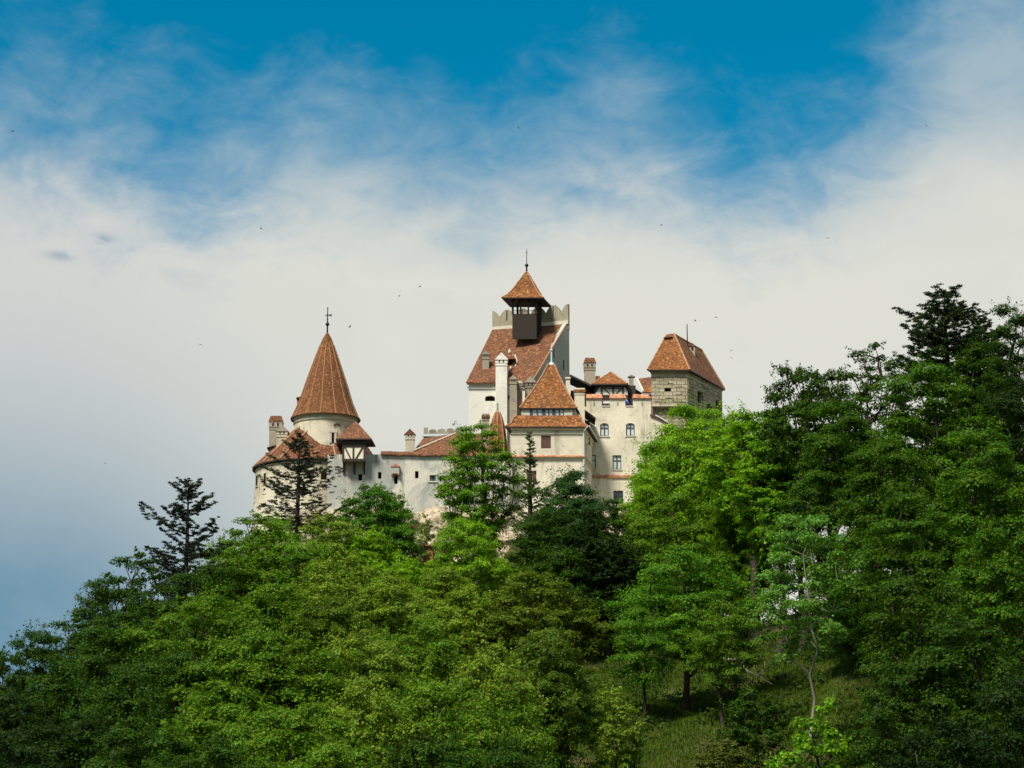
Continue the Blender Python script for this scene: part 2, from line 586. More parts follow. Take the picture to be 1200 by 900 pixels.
def wall(mb, p0, p1, z0, z1, ops=(), depth=0.45, mi=0):
    """vertical wall face along p0->p1 (outside is to the right of the direction of travel), with real openings and reveals"""
    d = Vector((p1[0] - p0[0], p1[1] - p0[1]))
    L = d.length
    d /= L
    n = (-d.y, d.x)

    def P(u, z, w=0.0):
        return (p0[0] + d.x * u + n[0] * w, p0[1] + d.y * u + n[1] * w, z)
    us = sorted(set([0, L] + [o[0] for o in ops] + [o[1] for o in ops]))
    zs = sorted(set([z0, z1] + [o[2] for o in ops] + [o[3] for o in ops]))
    for i in range(len(us) - 1):
        for k in range(len(zs) - 1):
            cu, cz = (us[i] + us[i + 1]) / 2, (zs[k] + zs[k + 1]) / 2
            if any(o[0] < cu < o[1] and o[2] < cz < o[3] for o in ops):
                continue
            mb.add([P(us[i], zs[k]), P(us[i + 1], zs[k]), P(us[i + 1], zs[k + 1]), P(us[i], zs[k + 1])], [(0, 1, 2, 3)], mi)
    for o in ops:
        u0, u1, a, b = o[:4]
        arch = len(o) > 4 and o[4]
        if not arch:
            loop = [(u0, a), (u1, a), (u1, b), (u0, b)]
        else:
            r = (u1 - u0) / 2
            rise = min(r, (b - a) * 0.6) * arch
            cu = (u0 + u1) / 2
            arc = [(cu + r * math.cos(math.pi * k / 10), b - rise + rise * math.sin(math.pi * k / 10)) for k in range(11)]
            loop = [(u0, a), (u1, a)] + arc
            half = arc[:6]
            mb.poly([P(u1, b)] + [P(*q) for q in reversed(half)], mi)
            half = arc[5:]
            mb.poly([P(u0, b)] + [P(*q) for q in reversed(half)], mi)
        for k in range(len(loop)):
            q0, q1 = loop[k], loop[(k + 1) % len(loop)]
            if abs(q0[0] - q1[0]) + abs(q0[1] - q1[1]) < 1e-6:
                continue
            mb.add([P(*q0), P(*q1), P(q1[0], q1[1], depth), P(q0[0], q0[1], depth)], [(0, 1, 2, 3)], mi)
    return d


def window(T, p0, d, u0, u1, z0, z1, style='casement', inset=0.18, frame_m=None, pane_m=None, name='window'):
    """a framed window (frame bars as the part, the glass as its sub-part) set into a wall line"""
    fm = frame_m or M['frame']
    pm = pane_m or M['pane']
    f = MB()
    w = 0.09
    fw0, fw1 = inset, inset + 0.08
    if style == 'dark':
        f.obox(p0, d, u0 - .004, u1 + .004, inset, inset + .05, z0 - .004, z1 + .004)
        return T.part(name, f, pm)
    f.obox(p0, d, u0, u0 + w, fw0, fw1, z0, z1)
    f.obox(p0, d, u1 - w, u1, fw0, fw1, z0, z1)
    f.obox(p0, d, u0 + w, u1 - w, fw0, fw1, z0, z0 + w)
    f.obox(p0, d, u0 + w, u1 - w, fw0, fw1, z1 - w, z1)
    if style in ('casement', 'arch'):
        cu = (u0 + u1) / 2
        zt = z0 + (z1 - z0) * 0.64
        f.obox(p0, d, cu - .06, cu + .06, fw0 + .01, fw1 - .01, z0 + w, z1 - w)
        f.obox(p0, d, u0 + w, u1 - w, fw0 + .013, fw1 - .013, zt - .05, zt + .05)
    if style == 'narrow':
        zt = z0 + (z1 - z0) * 0.64
        f.obox(p0, d, u0 + w, u1 - w, fw0 + .013, fw1 - .013, zt - .05, zt + .05)
    fo = T.part(name, f, fm)
    g = MB()
    g.obox(p0, d, u0 + .02, u1 - .02, fw1 + .01, fw1 + .03, z0 + .02, z1 - .02)
    T.part('pane', g, pm, fo)
    return fo


def shutter(T, p0, d, u0, u1, z0, z1, inset=0.06):
    f = MB()
    n = 4
    for k in range(n):
        a = u0 + (u1 - u0) * k / n
        b = u0 + (u1 - u0) * (k + 1) / n
        f.obox(p0, d, a + .012, b - .012, inset + .03, inset + .08, z0, z1)
    for zz in (z0 + (z1 - z0) * .18, z0 + (z1 - z0) * .82):
        f.obox(p0, d, u0, u1, inset, inset + .028, zz - .07, zz + .07)
    f.obox(p0, d, u0 - .05, u1 + .05, inset + .1, inset + .13, z0 - .05, z1 + .05)
    return T.part('shutter', f, M['shutter'])


def chimney(T, px0, px1, ytop, ybot, Y, depth, shaft_m, cap_m, style='gable', under=None, hole=True):
    """shaft as the part, cap as its sub-part; size taken on the plane at depth Y"""
    x0, x1 = XX(px0, ytop, Y), XX(px1, ytop, Y)
    zt, zb = ZZ(ytop, Y), ZZ(ybot, Y)
    w = x1 - x0
    capz = .52 if style == 'flat' else min(w * 0.95, (zt - zb) * 0.4)
    zc = zt - capz
    s = MB()
    s.box(x0, x1, Y, Y + depth, zb, zc)
    s.box(x0 - .06, x1 + .06, Y - .06, Y + depth + .06, zc - .32, zc - .2)
    sh = T.part('chimney', s, shaft_m, under)
    c = MB()
    if style == 'gable':
        zz = zc + capz * .3
        c.box(x0 - .04, x1 + .04, Y - .04, Y + depth + .04, zc, zz, 1)
        xm = (x0 + x1) / 2
        c.prism([(x0 - .16, Y - .12, zz + .002), (x1 + .16, Y - .12, zz + .002), (xm, Y - .12, zt)], (0, depth + .24, 0), 0)
        if hole:
            for q in (.32, .68):
                cx = x0 + w * q
                c.box(cx - .07, cx + .07, Y - .05, Y - .042, zc + .05, zz - .02, 2)
    elif style == 'pyramid':
        zz = zc + capz * .35
        c.box(x0 - .05, x1 + .05, Y - .05, Y + depth + .05, zc, zz, 1)
        o = .14
        xm, ym = (x0 + x1) / 2, Y + depth / 2
        r0 = [(x0 - o, Y - o, zz + .002), (x1 + o, Y - o, zz + .002), (x1 + o, Y + depth + o, zz + .002), (x0 - o, Y + depth + o, zz + .002)]
        r1 = [(xm + sx * .04, ym + sy * .04, zt) for sx, sy in ((-1, -1), (1, -1), (1, 1), (-1, 1))]
        c.rings([r0, r1], True, True, 0)
        if hole:
            for q in (.3, .7):
                cx = x0 + w * q
                c.box(cx - .09, cx + .09, Y - .062, Y - .052, zc + .06, zz - .03, 2)
    elif style == 'hood':
        zz = zc + capz * .45
        o = .12
        c.box(x0 - .07, x1 + .07, Y - .07, Y + depth + .07, zc, zz - .003, 1)
        for q in (.3, .7):
            cx = x0 + w * q
            c.box(cx - .1, cx + .1, Y - .082, Y - .072, zc + .12, zz - .14, 2)
        r0 = [(x0 - o, Y - o, zz), (x1 + o, Y - o, zz), (x1 + o, Y + depth + o, zz), (x0 - o, Y + depth + o, zz)]
        r1 = [(x0 + .1, Y + .1, zt), (x1 - .1, Y + .1, zt), (x1 - .1, Y + depth - .1, zt), (x0 + .1, Y + depth - .1, zt)]
        c.rings([r0, r1], True, True, 0)
    elif style == 'flat':
        o = .12
        c.box(x0 - o, x1 + o, Y - o, Y + depth + o, zc + .002, zc + .3, 0)
        c.box(x0 - .04, x1 + .04, Y - .04, Y + depth + .04, zc + .3, min(zt, zc + .5), 1)
    T.part('chimney_cap', c, [cap_m, shaft_m, M['hole']], sh)
    return sh


def ridge_line(mb, pts, r=0.13, n=6):
    """half-round ridge tiles laid along a line, each tile a short tube"""
    if isinstance(mb, Hips):
        q = MB()
        mb.lines.append(q)
        mb = q
    pts = [Vector(p) for p in pts]
    rnd = random.Random(3)
    for a, b in zip(pts[:-1], pts[1:]):
        L = (b - a).length
        k = max(1, int(L / 0.42))
        for i in range(k):
            p = a.lerp(b, i / k)
            q = a.lerp(b, (i + .96) / k)
            j = Vector((0, 0, rnd.uniform(-.02, .03)))
            mb.tube([p + j, q + j * .3], [r * 1.06, r * .92], n)

# ------------------------------------------------------------------ the ground


def sstep(x, a, b):
    t = np.clip((x - a) / (b - a), 0, 1)
    return t * t * (3 - 2 * t)


def ground_np(x, y):
    x = np.asarray(x, float)
    y = np.asarray(y, float)
    a = x / np.maximum(y, 60)
    base = np.clip(y - 118, 0, 400) * 0.262
    base = np.where(y < 132, np.clip(y - 104, 0, 28) ** 2 / 56 * 0.262, base)
    # steep rock step under the castle
    base = base + 8.0 * sstep(y, 240, 256) * sstep(-a, -0.075, -0.055) * (1 - sstep(-a, 0.092, 0.118))
    base = np.minimum(base, 43.5 + 0 * y)
    side = 1 - 0.25 * sstep(-a, 0.12, 0.172) - 0.4 * sstep(-a, 0.172, 0.245) - 0.25 * sstep(-a, 0.25, 0.5)
    cap = 43.5 - 16.5 * sstep(a, 0.055, 0.1)
    z = np.minimum(base * side, cap)
    z = z + 29 * np.exp(-((x - 60) / 22.0) ** 2 - ((y - 180) / 46.0) ** 2)
    z = z * (1 - sstep(y, 300, 520)) + 6 * sstep(y, 300, 520)
    z = z * (1 - sstep(np.abs(x), 120, 260) * 0.85)
    z = z + 0.5 * np.sin(x * .31 + y * .17) * sstep(y, 100, 130) + 0.3 * np.sin(x * .83 - y * .47) * sstep(y, 100, 130)
    return z


def gz(x, y):
    return float(ground_np(x, y))


def build_ground():
    def axis(core0, core1, step, far):
        a = list(np.arange(core0, core1 + .01, step))
        s, lo, hi = step, core0, core1
        while lo > -far or hi < far:
            s *= 1.35
            lo -= s
            hi += s
            a = [lo] + a + [hi]
        return np.array(a)
    xs = axis(-90, 110, 1.6, 7000)
    ys = axis(60, 330, 1.6, 7000)
    gx, gy = np.meshgrid(xs, ys)
    z = ground_np(gx, gy)
    nx, ny = len(xs), len(ys)
    v = np.stack([gx.ravel(), gy.ravel(), z.ravel()], 1)
    i = np.arange(nx * ny).reshape(ny, nx)
    f = np.stack([i[:-1, :-1].ravel(), i[:-1, 1:].ravel(), i[1:, 1:].ravel(), i[1:, :-1].ravel()], 1)
    me = bpy.data.meshes.new('ground')
    me.from_pydata(v.tolist(), [], f.tolist())
    me.materials.append(M['ground'])
    me.polygons.foreach_set('use_smooth', [True] * len(me.polygons))
    o = bpy.data.objects.new('ground', me)
    COL.objects.link(o)
    struct(o)


build_ground()


def fbm(x, y, z, seed, octs=5):
    """cheap sum-of-sines turbulence"""
    r = np.random.default_rng(seed)
    o = 0
    amp, fr = 1.0, 1.0
    for k in range(octs):
        for q in range(3):
            d = r.normal(size=3)
            d /= np.linalg.norm(d)
            o = o + amp / 3 * np.sin(fr * (d[0] * x + d[1] * y + d[2] * z) * 1.0 + r.uniform(0, 6.28) + 1.3 * np.sin(fr * .7 * (d[1] * x + d[2] * y - d[0] * z) + r.uniform(0, 6.28)))
        amp *= .55
        fr *= 2.03
    return o


def build_rock():
    """the pale crumbling limestone the castle stands on, as one displaced crag"""
    nx, nz = 230, 70
    xs = np.linspace(-25.5, 18.0, nx)
    v, f = [], []
    for j in range(nz):
        t = j / (nz - 1)
        top = 45.2 + .8 * fbm(xs * .5, 0, 0, 3, 3)
        z = top - t * 13.5
        yy = 253.4 - 8.5 * t ** 1.25
        d = 1.3 * fbm(xs * .35, yy * .2, z * .55, 7, 6)
        ledge = .5 * np.abs(np.sin(z * 1.25 + .8 * fbm(xs * .4, z, 0, 11, 2)))
        k = min(1.0, j / 4)
        y = yy - (np.maximum(d, -.6) + .7 + ledge) * k
        z = z + .25 * fbm(xs * 1.3, yy, z * 1.1, 21, 3) * k
        v += list(zip(xs.tolist(), np.broadcast_to(y, xs.shape).tolist(), z.tolist()))
    for j in range(nz - 1):
        for i in range(nx - 1):
            f.append((j * nx + i, j * nx + i + 1, (j + 1) * nx + i + 1, (j + 1) * nx + i))
    b = len(v)
    for i in range(nx):
        p = v[i]
        v.append((p[0], 262, p[2] - .3))
    for i in range(nx - 1):
        f.append((b + i, b + i + 1, i + 1, i))
    mb = MB()
    mb.add(v, f)
    struct(link_mesh('rock_face', mb, M['rock']))


build_rock()

# ------------------------------------------------------------------ castle: round bastion with the cone-roofed tower
ZB = 40.0        # foot of most castle walls (hidden behind the trees)


def build_bastion():
    Yc = 262.0
    cx = XX(373, 548, Yc)
    R = XX(373 + 77, 548, Yc) - cx
    T = Thing('round_bastion', 'cream round bastion topped by a slender drum with a tall tiled cone roof', 'tower', (cx, Yc, ZB))
    ze = ZZ(551, Yc)
    rw = R - .38
    mb = MB()
    n = 72
    mb.lathe(cx, Yc, [(rw + .9, ZB - 8), (rw + .25, ZB + 4), (rw, ze - 2.2), (rw, ze - .25)], n, 0, False, False)
    mb.lathe(cx, Yc, [(rw - .6, ze - .26), (rw + .001, ze - .25)], n, 0, False, False)
    T.part('wall', mb, M['bastion'], smooth=True)

    # drum
    Yd = 259.0
    dx = XX(381.5, 495, Yd)
    rd = XX(381.5 + 36.5, 495, Yd) - dx
    zt = ZZ(491.5, Yd)
    mb = MB()
    mb.lathe(dx, Yd, [(rd, ze - 1.5), (rd, zt - .75)], 56, 0, False, False)
    mb.lathe(dx, Yd, [(rd + .001, zt - .75), (rd + .12, zt - .68), (rd + .12, zt - .5), (rd + .02, zt - .45), (rd + .02, zt - .18), (rd + .2, zt - .1), (rd + .22, zt + .05)], 56, 0, False, True)
    T.part('drum', mb, M['bastion'], smooth=False)

    # low skirt roof lofted from the eave circle to the foot of the drum
    nn = 36

    def ztop(a):
        keys = [(180, ZZ(506, Yd)), (215, ZZ(503, Yd)), (240, ZZ(506, 256.3)), (268, ZZ(519, 255.4)), (290, ZZ(521, 255.4)), (330, ZZ(508, 257)), (360, ZZ(503, Yd)), (450, ZZ(500, 262)), (540, ZZ(506, Yd))]
        a = a if a >= 180 else a + 360
        for (a0, z0), (a1, z1) in zip(keys[:-1], keys[1:]):
            if a0 <= a <= a1:
                return z0 + (z1 - z0) * (a - a0) / (a1 - a0)
        return keys[0][1]
    er, tr, ur, fr = [], [], [], []
    for i in range(nn):
        a = 360.0 * i / nn
        ca, sa = math.cos(math.radians(a)), math.sin(math.radians(a))
        er.append((cx + R * ca, Yc + R * sa, ze))
        fr.append((cx + R * ca, Yc + R * sa, ze - .16))
        ur.append((cx + (rw - .3) * ca, Yc + (rw - .3) * sa, ze - .1))
        tr.append((dx + (rd - .1) * ca, Yd + (rd - .1) * sa, ztop(a)))
    mb = MB()
    mb.rings([er, tr], False, False, 0)
    mb.rings([ur, fr, er], False, False, 1)
    roof = T.part('skirt_roof', mb, [M['tile_red'], M['timber']])
    rb = Hips()
    for a in (190, 216, 243, 292):
        k = int(round(a / 10)) % nn
        ridge_line(rb, [Vector(tr[k]) + Vector((0, 0, .05)), Vector(er[k]) + Vector((0, 0, .05))], .12)
    T.part('hip_tiles', rb, M['ridge'], roof)

    # cone roof with a bell-cast foot
    za = ZZ(389, Yd)
    H = za - zt
    re = XX(381.5 + 41, 492, Yd) - dx
    prof = [(re, zt - .05), (re - .28, zt + .45), (re - .6, zt + 1.2), (re * .76, zt + H * .2), (re * .6, zt + H * .4), (re * .4, zt + H * .63), (re * .2, zt + H * .85), (re * .12, zt + H * .93), (.06, za)]
    mb = MB()
    mb.lathe(dx, Yd, prof, 60, 0, False, True)
    mb.lathe(dx, Yd, [(rd - .1, zt - .02), (re - .02, zt - .16), (re + .001, zt - .05)], 60, 1, False, False)
    cone = T.part('cone_roof', mb, [M['tile_cone'], M['timber']])
    rb = Hips()
    for i in range(14):
        a = 2 * math.pi * (i + .35) / 14
        ridge_line(rb, [(dx + (r + .0) * math.cos(a), Yd + (r + .0) * math.sin(a), z) for r, z in prof[:7]], .07, 5)
    T.part('hip_tiles', rb, M['cone_ridge'], cone)
    # small blind dormer on the cone's flank
    mb = MB()
    x0, x1 = XX(348.6, 470, Yd), XX(358, 470, Yd)
    z0, z1 = ZZ(486, Yd), ZZ(465, Yd)
    mb.box(x0, x1, Yd - .4, Yd + .5, z0, z1 - .25, 0)
    mb.slab([(x0 - .12, Yd - .55, z1 - .2), (x1 + .3, Yd - .55, z1 + .1), (x1 + .3, Yd + .65, z1 + .1), (x0 - .12, Yd + .65, z1 - .2)], .12, 0)
    T.part('dormer', mb, M['tile_cone'], cone)

    # finial: rod, ball and weather vane
    mb = MB()
    zf = ZZ(361, Yd)
    mb.tube([(dx, Yd, za - .2), (dx, Yd, zf)], [.11, .05], 8)
    mb.sphere((dx, Yd, ZZ(380, Yd)), .24)
    mb.sphere((dx, Yd, zf), .09)
    fo = T.part('finial', mb, M['metal'])
    v = MB()
    zv = ZZ(369.5, Yd)
    v.prism([(dx - .3, Yd - .03, zv - .04), (dx + .28, Yd - .03, zv - .06), (dx + .48, Yd - .03, zv - .19), (dx + .48, Yd - .03, zv + .19), (dx + .28, Yd - .03, zv + .08), (dx - .3, Yd - .03, zv + .05)], (0, .06, 0))
    T.part('vane', v, M['metal'], fo)

    # drum slit window with pale hood
    def on_drum(px, py, r):
        """angle on a drum for a pixel column"""
        x = XX(px, py, Yd - r * .96)
        return math.asin(max(-1, min(1, (x - dx) / r)))
    a = on_drum(390, 512, rd)
    d = (math.cos(a), math.sin(a))
    p = (dx + rd * math.sin(a), Yd - rd * math.cos(a))
    z0, z1 = ZZ(518, 255.5), ZZ(507, 255.5)
    mb = MB()
    mb.obox(p, d, -.42, -.16, -.07, .3, z0 - .1, z1)
    mb.obox(p, d, .16, .42, -.07, .3, z0 - .1, z1)
    mb.obox(p, d, -.48, .48, -.09, .3, z1 + .002, z1 + .28)
    w = T.part('window', mb, M['trim'])
    mb = MB()
    mb.obox(p, d, -.158, .158, -.02, .2, z0 - .1, z1)
    T.part('pane', mb, M['hole'], w)
    a = on_drum(395, 498, rd)
    d = (math.cos(a), math.sin(a))
    p = (dx + rd * math.sin(a), Yd - rd * math.cos(a))
    mb = MB()
    zc = ZZ(497.5, 255.4)
    pts = [(p[0] + d[0] * .42 * math.cos(t), p[1] + d[1] * .42 * math.cos(t) - .06, zc - .15 + .3 * math.sin(t)) for t in [math.pi * k / 8 for k in range(9)]]
    mb.tube(pts, .06, 5)
    T.part('arch_moulding', mb, M['timber'])

    # slit windows of the round wall: stone reveal and dark opening
    def slit(px, py, w, h, style=0):
        Ya = Yc - rw * .9
        for _ in range(4):
            x = XX(px, py, Ya)
            a = math.asin(max(-.985, min(.985, (x - cx) / (rw + .1))))
            Ya = Yc - (rw + .1) * math.cos(a)
        d = (math.cos(a), math.sin(a))
        r2 = rw + .02
        p = (cx + r2 * math.sin(a), Yc - r2 * math.cos(a))
        z = ZZ(py, Ya)
        hw = max(w * .052 / max(.35, math.cos(a)), .12)
        hw = min(hw, .42)
        hh = h * .052
        m = MB()
        t = .13
        m.obox(p, d, -hw - t, -hw, -.05, .35, z - hh - .1, z + hh)
        m.obox(p, d, hw, hw + t, -.05, .35, z - hh - .1, z + hh)
        m.obox(p, d, -hw - t, hw + t, -.065, .35, z + hh + .002, z + hh + .14)
        m.obox(p, d, -hw - t - .05, hw + t + .05, -.1, .35, z - hh - .24, z - hh - .102)
        f = T.part('window', m, M['bastion'])
        g = MB()
        g.obox(p, d, -hw + .001, hw - .001, -.03, .3, z - hh - .1, z + hh)
        T.part('pane', g, M['hole'], f)
    for q in ((300.3, 563, 3, 11), (310, 560, 3, 11), (321, 567, 3, 6), (362, 556, 4, 8), (379.5, 557, 6.5, 8), (309.5, 574.5, 2.5, 4), (298, 585, 4, 4), (381, 575, 5, 9)):
        slit(*q)

    # pair of chimneys and the little lean-to dormer beside them
    chimney(T, 316, 330.5, 487, 531, 259.5, 1.25, M['chim'], M['tile_red'], 'hood')
    chimney(T, 324.5, 337, 497.5, 539, 257.3, 1.2, M['bastion'], M['chim'], 'gable')
    mb = MB()
    x0, x1 = XX(315, 527, 258.5), XX(324, 527, 258.5)
    zz = ZZ(524.5, 258.5)
    mb.box(x0 + .12, x1, 258.5, 259.6, zz - .95, zz - .02, 0)
    mb.slab([(x0 - .2, 258.2, zz - .02), (x1, 258.2, zz + .28), (x1, 259.9, zz + .28), (x0 - .2, 259.9, zz - .02)], .12, 1)
    for k in range(3):
        xx = x0 + .16 + k * .3
        mb.box(xx, xx + .07, 258.44, 258.5, zz - .85, zz - .1, 2)
    T.part('dormer', mb, [M['timber'], M['timber'], M['trim']])

    # timber-framed oriel
    Yo = 252.5
    x0, x1 = XX(401, 530, Yo), XX(428, 530, Yo)
    zb, ztp = ZZ(539, Yo), ZZ(513.5, Yo)
    zm = ZZ(523.5, Yo)
    Yw = 253.82
    mb = MB()
    mb.box(x0 + .06, x1 - .06, Yo + .07, Yw, zb + .05, ztp, 0)
    ori = T.part('oriel', mb, M['cream'])
    tb = MB()
    w = .17
    tb.box(x0, x1, Yo - .02, Yo + .07, zb - .16, zb + .14)
    tb.box(x0, x1, Yo - .02, Yo + .07, zm, ztp)
    tb.box(x0, x0 + w * 1.2, Yo - .01, Yo + .068, zb + .14, zm)
    tb.box(x1 - w * 1.2, x1, Yo - .01, Yo + .068, zb + .14, zm)
    xm = (x0 + x1) / 2 - .05
    tb.box(xm - .09, xm + .09, Yo - .01, Yo + .068, zb + .14, zm)
    for s, a, b in ((1, x0 + w * 1.2, xm - .09), (-1, xm + .09, x1 - w * 1.2)):
        p0 = (a + .08, zm) if s > 0 else (b - .08, zm)
        p1 = (b - .2, zb + .14) if s > 0 else (a + .2, zb + .14)
        q = .09
        tb.prism([(p0[0] - q, Yo, p0[1]), (p0[0] + q, Yo, p0[1]), (p1[0] + q, Yo, p1[1]), (p1[0] - q, Yo, p1[1])], (0, .062, 0))
    for xx in (x0 + .05, x0 + (x1 - x0) * .48, x1 - .24):
        tb.box(xx, xx + .19, Yw - .22, Yw - .004, ZZ(553.5, Yo), zb - .163)
        tb.prism([(xx, Yw - .22, zb - .9), (xx, Yo + .1, zb - .17), (xx, Yo + .35, zb - .17), (xx, Yw - .22, zb - 1.25)], (.19, 0, 0))
    for sx in (x0, x1 - .07):
        tb.box(sx, sx + .07, Yo + .072, Yw, zm, ztp)
        tb.box(sx, sx + .07, Yo + .072, Yw, zb - .16, zb + .14)
    T.part('timber_frame', tb, M['timber'], ori)
    rf = MB()
    e0, e1 = XX(393.5, 514, Yo - .4), XX(435.5, 514, Yo - .4)
    Yb = 256.5
    zeo = ZZ(513.8, Yo - .4)
    ap0, ap1 = (XX(415, 495, 255.6), 255.6, ZZ(494.5, 255.6)), (XX(418, 495, 255.6), 255.6, ZZ(494.5, 255.6))
    base = [(e0, Yo - .4, zeo), (e1, Yo - .4, zeo), (e1 + .2, Yb, zeo), (e0 - .2, Yb, zeo)]
    top = [ap0, ap1, (ap1[0], Yb, ap1[2]), (ap0[0], Yb, ap0[2])]
    rf.rings([base, top], False, True, 0)
    low = [(p[0], p[1], p[2] - .14) for p in base]
    rf.rings([low, base], True, False, 1)
    T.part('oriel_roof', rf, [M['tile_red'], M['timber']], ori)


build_bastion()


def build_curtain():
    Y = 253.8
    x0, x1 = XX(384, 540, Y), XX(597, 540, Y)
    T = Thing('curtain_wall', 'long patchy grey and cream curtain wall with tiled coping and small loopholes', 'wall', ((x0 + x1) / 2, Y, ZB))
    zt = ZZ(532.5, Y)
    p0, p1 = (x0, Y), (x1, Y)

    def op(px0, px1, py0, py1, arch=0):
        return (XX(px0, py0, Y) - x0, XX(px1, py0, Y) - x0, ZZ(py1, Y), ZZ(py0, Y), arch)
    slits = [op(420, 424.5, 555.5, 563), op(443, 447, 553, 561), op(462, 466, 557, 567), op(486.3, 490.5, 552, 560.5), op(504, 510.5, 557, 563.5), op(541, 545, 553, 562)]
    mb = MB()
    d = wall(mb, p0, p1, ZB - 2, zt, slits, .7)
    mb.poly([(x0, Y, zt), (x1, Y, zt), (x1, Y + 1.3, zt), (x0, Y + 1.3, zt)])
    wall(mb, (x1, Y + 1.3), (x0, Y + 1.3), ZB, zt)
    T.part('wall', mb, M['curtain'])
    for i, s in enumerate(slits):
        if i == 4:
            window(T, p0, d, s[0], s[1], s[2], s[3], 'casement', .3)
        else:
            window(T, p0, d, s[0], s[1], s[2], s[3], 'dark', .62, pane_m=M['hole'])
    # eyebrow lintels over two of the loopholes
    mb = MB()
    for s in (slits[4],):
        mb.obox(p0, d, s[0] - .2, s[1] + .2, -.07, -.003, s[3] + .03, s[3] + .16)
        mb.obox(p0, d, s[0] - .2, s[0] - .06, -.06, -.003, s[2] - .05, s[3] + .028)
        mb.obox(p0, d, s[0] - .25, s[1] + .25, -.1, -.003, s[2] - .17, s[2] - .06)
    T.part('stone_surround', mb, M['trim'])
    # machicolation niche: small box on brick corbels
    mb = MB()
    u0, u1 = XX(459, 550, Y) - x0, XX(468, 550, Y) - x0
    zb_, zt_ = ZZ(555.5, Y), ZZ(548, Y)
    mb.obox(p0, d, u0, u1, -.45, -.003, zb_, zt_, 0)
    mb.obox(p0, d, u0 - .06, u1 + .06, -.52, -.003, zt_ + .002, zt_ + .14, 1)
    mb.obox(p0, d, u0 + .25, u1 - .25, -.38, -.003, zt_ + .142, zt_ + .35, 1)
    mb.obox(p0, d, u0 - .03, u0 + .16, -.47, -.003, zb_ - .2, zb_ - .003, 1)
    mb.obox(p0, d, u1 - .16, u1 + .03, -.47, -.003, zb_ - .2, zb_ - .003, 1)
    T.part('machicolation', mb, [M['curtain'], M['brick']])
    # tiled coping: little saddle roof in uneven runs
    mb = MB()
    rnd = random.Random(9)
    xa = XX(446, 531, Y)
    x = xa
    while x < x1 - .1:
        xb = min(x1, x + rnd.uniform(.5, .9))
        j = rnd.uniform(-.03, .04) - .25 * math.sin(math.pi * (x - xa) / (x1 - xa)) * .5
        a, b = zt + .02 + j, zt + .52 + j
        mb.slab([(x, Y - .3, a), (xb, Y - .3, a), (xb, Y + .65, b), (x, Y + .65, b)], .12)
        mb.slab([(xb, Y + 1.6, a), (x, Y + 1.6, a), (x, Y + .652, b), (xb, Y + .652, b)], .12)
        x = xb
    T.part('coping', mb, M['tile_red'])


build_curtain()


def build_range():
    """low tiled range behind the curtain wall with a scalloped parapet"""
    T = Thing('courtyard_range', 'low range with red hipped roof and scalloped parapet behind the curtain wall', 'building', (XX(520, 530, 262), 262, ZB))
    A = at(483, 530, 257.2)
    B = at(496, 513.5, 266)
    C = at(534, 508, 263.5)
    D = at(575, 508, 263.5)
    E = at(577, 530, 257.2)
    mb = MB()
    mb.slab([A, E, D, C], .16, 0, 1)
    mb.slab([B, A + Vector((0, .01, 0)), C + Vector((0, .01, 0))], .16, 0, 1)
    roof = T.part('roof', mb, [M['tile_red'], M['timber']])
    rb = Hips()
    ridge_line(rb, [A + Vector((.2, .3, .3)), C + Vector((0, 0, .06))], .11)
    T.part('hip_tiles', rb, M['mortar'], roof)
    mb = MB()
    z0 = ZZ(560, 257.5)
    mb.box(A.x + .4, E.x - .4, 257.7, 266.5, ZB, A.z - .35)
    T.part('wall', mb, M['curtain'])
    # parapet with rounded merlons
    Y = 266.8
    x0, x1 = XX(496.5, 505, Y), XX(548, 505, Y)
    zl = ZZ(510.5, Y)
    mb = MB()
    mb.box(x0, x1, Y, Y + .5, zl - 3.5, ZZ(507.5, Y))
    mb.box(x0, XX(501.5, 505, Y), Y - .02, Y + .52, ZZ(507.5, Y) + .002, ZZ(501, Y))
    for k in range(4):
        a = XX(502.5 + k * 10.2, 505, Y)
        b = XX(512 + k * 10.2, 505, Y)
        zb = ZZ(507.5, Y) + .002
        r = (b - a) / 2
        zt = ZZ(502.8 - k * .5, Y)
        arc = [((a + b) / 2 + r * math.cos(t), Y + .05, max(zb + .01, zt - .34 + .34 * math.sin(t))) for t in [math.pi * i / 10 for i in range(11)]]
        mb.prism([(a, Y + .05, zb), (b, Y + .05, zb)] + arc, (0, .4, 0))
    par = T.part('parapet', mb, M['merlon'])
    mb = MB()
    mb.box(x0 - .2, x1 - .6, Y - .35, Y - .02, zl - .15, zl + .15)
    T.part('gutter', mb, M['zinc'], par)
    chimney(T, 475.3, 485.5, 502.5, 531, 259.2, .95, M['bastion'], M['tile_red'], 'gable')


build_range()


# ------------------------------------------------------------------ keep


